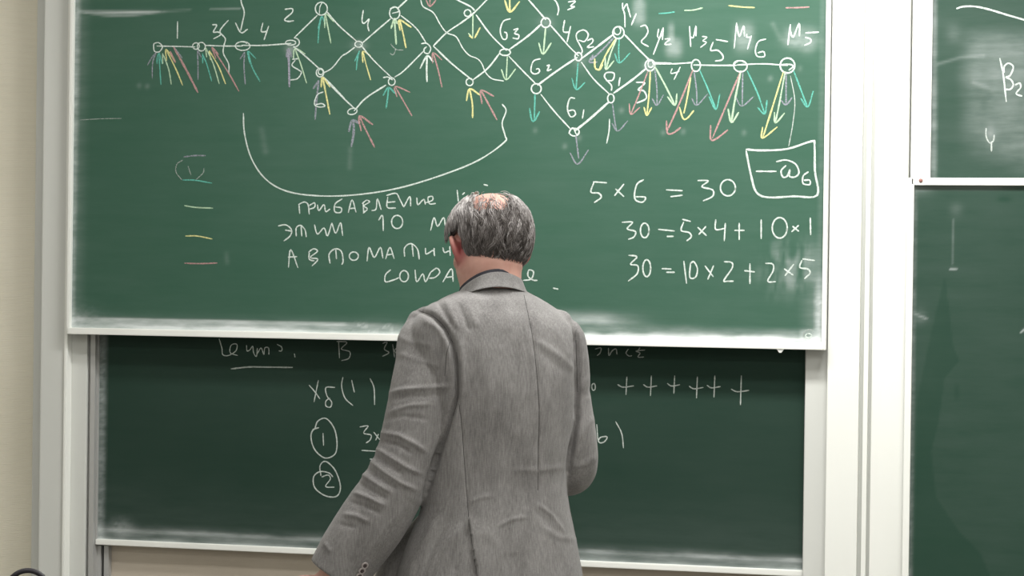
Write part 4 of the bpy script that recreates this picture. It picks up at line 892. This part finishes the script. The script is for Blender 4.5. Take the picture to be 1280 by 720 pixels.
# trousers and shoes
T_ = Acc()
tube(T_, body_rings([(690, 535, 712, .0, .105), (720, 522, 716, .0, .118), (760, 518, 722, .0, .124), (800, 518, 726, .0, .115), (830, 526, 720, 0, .09)], 0.0))
for (hp, kn, an) in legs: limb(T_, [(hp, .090), (hp*.5+kn*.5, .088), (kn, .076), (kn*.5+an*.5, .072), (an+Vector((0, 0, -.02)), .070)], n=28)
tm = remesh(T_, 0.007, 4); cc = getco(tm); nn2 = getno(tm)
cc += nn2*(.008*(fb(cc[:, 0]*100+cc[:, 1]*60, cc[:, 2]*180, 14, 91)-.5))[:, None]; tm.vertices.foreach_set('co', cc.ravel().astype(np.float32)); tm.update()
addpart('trousers', tm, trouser_m)
for (hp, kn, an) in legs:
    S = Acc(); a0 = Vector((an.x, an.y, 0))
    limb(S, [(a0-FH*.075+Vector((0, 0, .042)), .036), (a0+Vector((0, 0, .050)), .040), (a0+FH*.09+Vector((0, 0, .040)), .038), (a0+FH*.17+Vector((0, 0, .034)), .032)], n=20)
    for v in S.V: v.z = max(v.z, 0.002)
    sm_ = remesh(S, .005, 2); addpart('shoe', sm_, black_m)

# sleeve buttons, set on the cuff's own surface
for (bx, by) in ((455.5, 706.5), (452, 713), (449, 719.5)):
    o_ = ray(bx, by); hit = jbvh.ray_cast(CP, o_.normalized())
    if hit[0] is None: continue
    n0 = hit[1]; 
    if n0.dot(o_) > 0: n0 = -n0
    bt = lathe('sleeve_button', [(.0050, -.001), (.0074, .0005), (.0078, .003), (.0068, .0042), (.0048, .0030), (.0010, .0026)], hit[0], n0, tex_mat('horn_button', (.36, .32, .31), (.42, .38, .37), 90, .3), person)
    lathe('button_center', [(.0042, .0022), (.0042, .0036), (.0038, .0038)], hit[0], n0, mat('button_dark_horn', (.05, .035, .035), .4), bt)  # dark horn middle of the two-tone button

# ------------------------------------------------------------------ chair with a black bag at the left edge
bgp = M(29, 712.5, 4.2)
chx, chy = bgp.x, bgp.y
ch = thing('chair', 'wooden seated chair below the picture carrying the black bag at lower left', 'chair', (chx, chy, 0))
box('seat', (chx-.21, chy-.2, .44), (chx+.21, chy+.2, .465), wood_m, ch, .006)
for sx in (-1, 1):
    for sy_ in (-1, 1): box('leg', (chx+sx*.18-.013, chy+sy_*.17-.013, 0), (chx+sx*.18+.013, chy+sy_*.17+.013, .44 if sy_ > 0 else .80), steel_m, ch, .003)
box('backrest', (chx-.20, chy-.198, .66), (chx+.20, chy-.184, .80), wood_m, ch, .004)
zt = bgp.z
bag = thing('bag', 'black leather bag whose curved handle shows at the bottom left corner', 'bag', (chx, chy+.02, .4655))
box('bag_body', (chx-.17, chy-.03, .4655), (chx+.17, chy+.07, zt-.085), black_m, bag, .02)
A = Acc(); hw_ = .043; pts = []
for k in range(13):
    a = math.pi*k/12; pts.append((Vector((chx, chy+.02, zt-.06))+R0*(-hw_*math.cos(a))+Vector((0, 0, .0565*math.sin(a)**.85)), .0048))
pts = [(pts[0][0]-Vector((0, 0, .03)), .0048)]+pts+[(pts[-1][0]-Vector((0, 0, .03)), .0048)]
limb(A, pts, n=12, sub=3)
mesh_obj('bag_handle', A.V, A.F, black_m, bag, True)
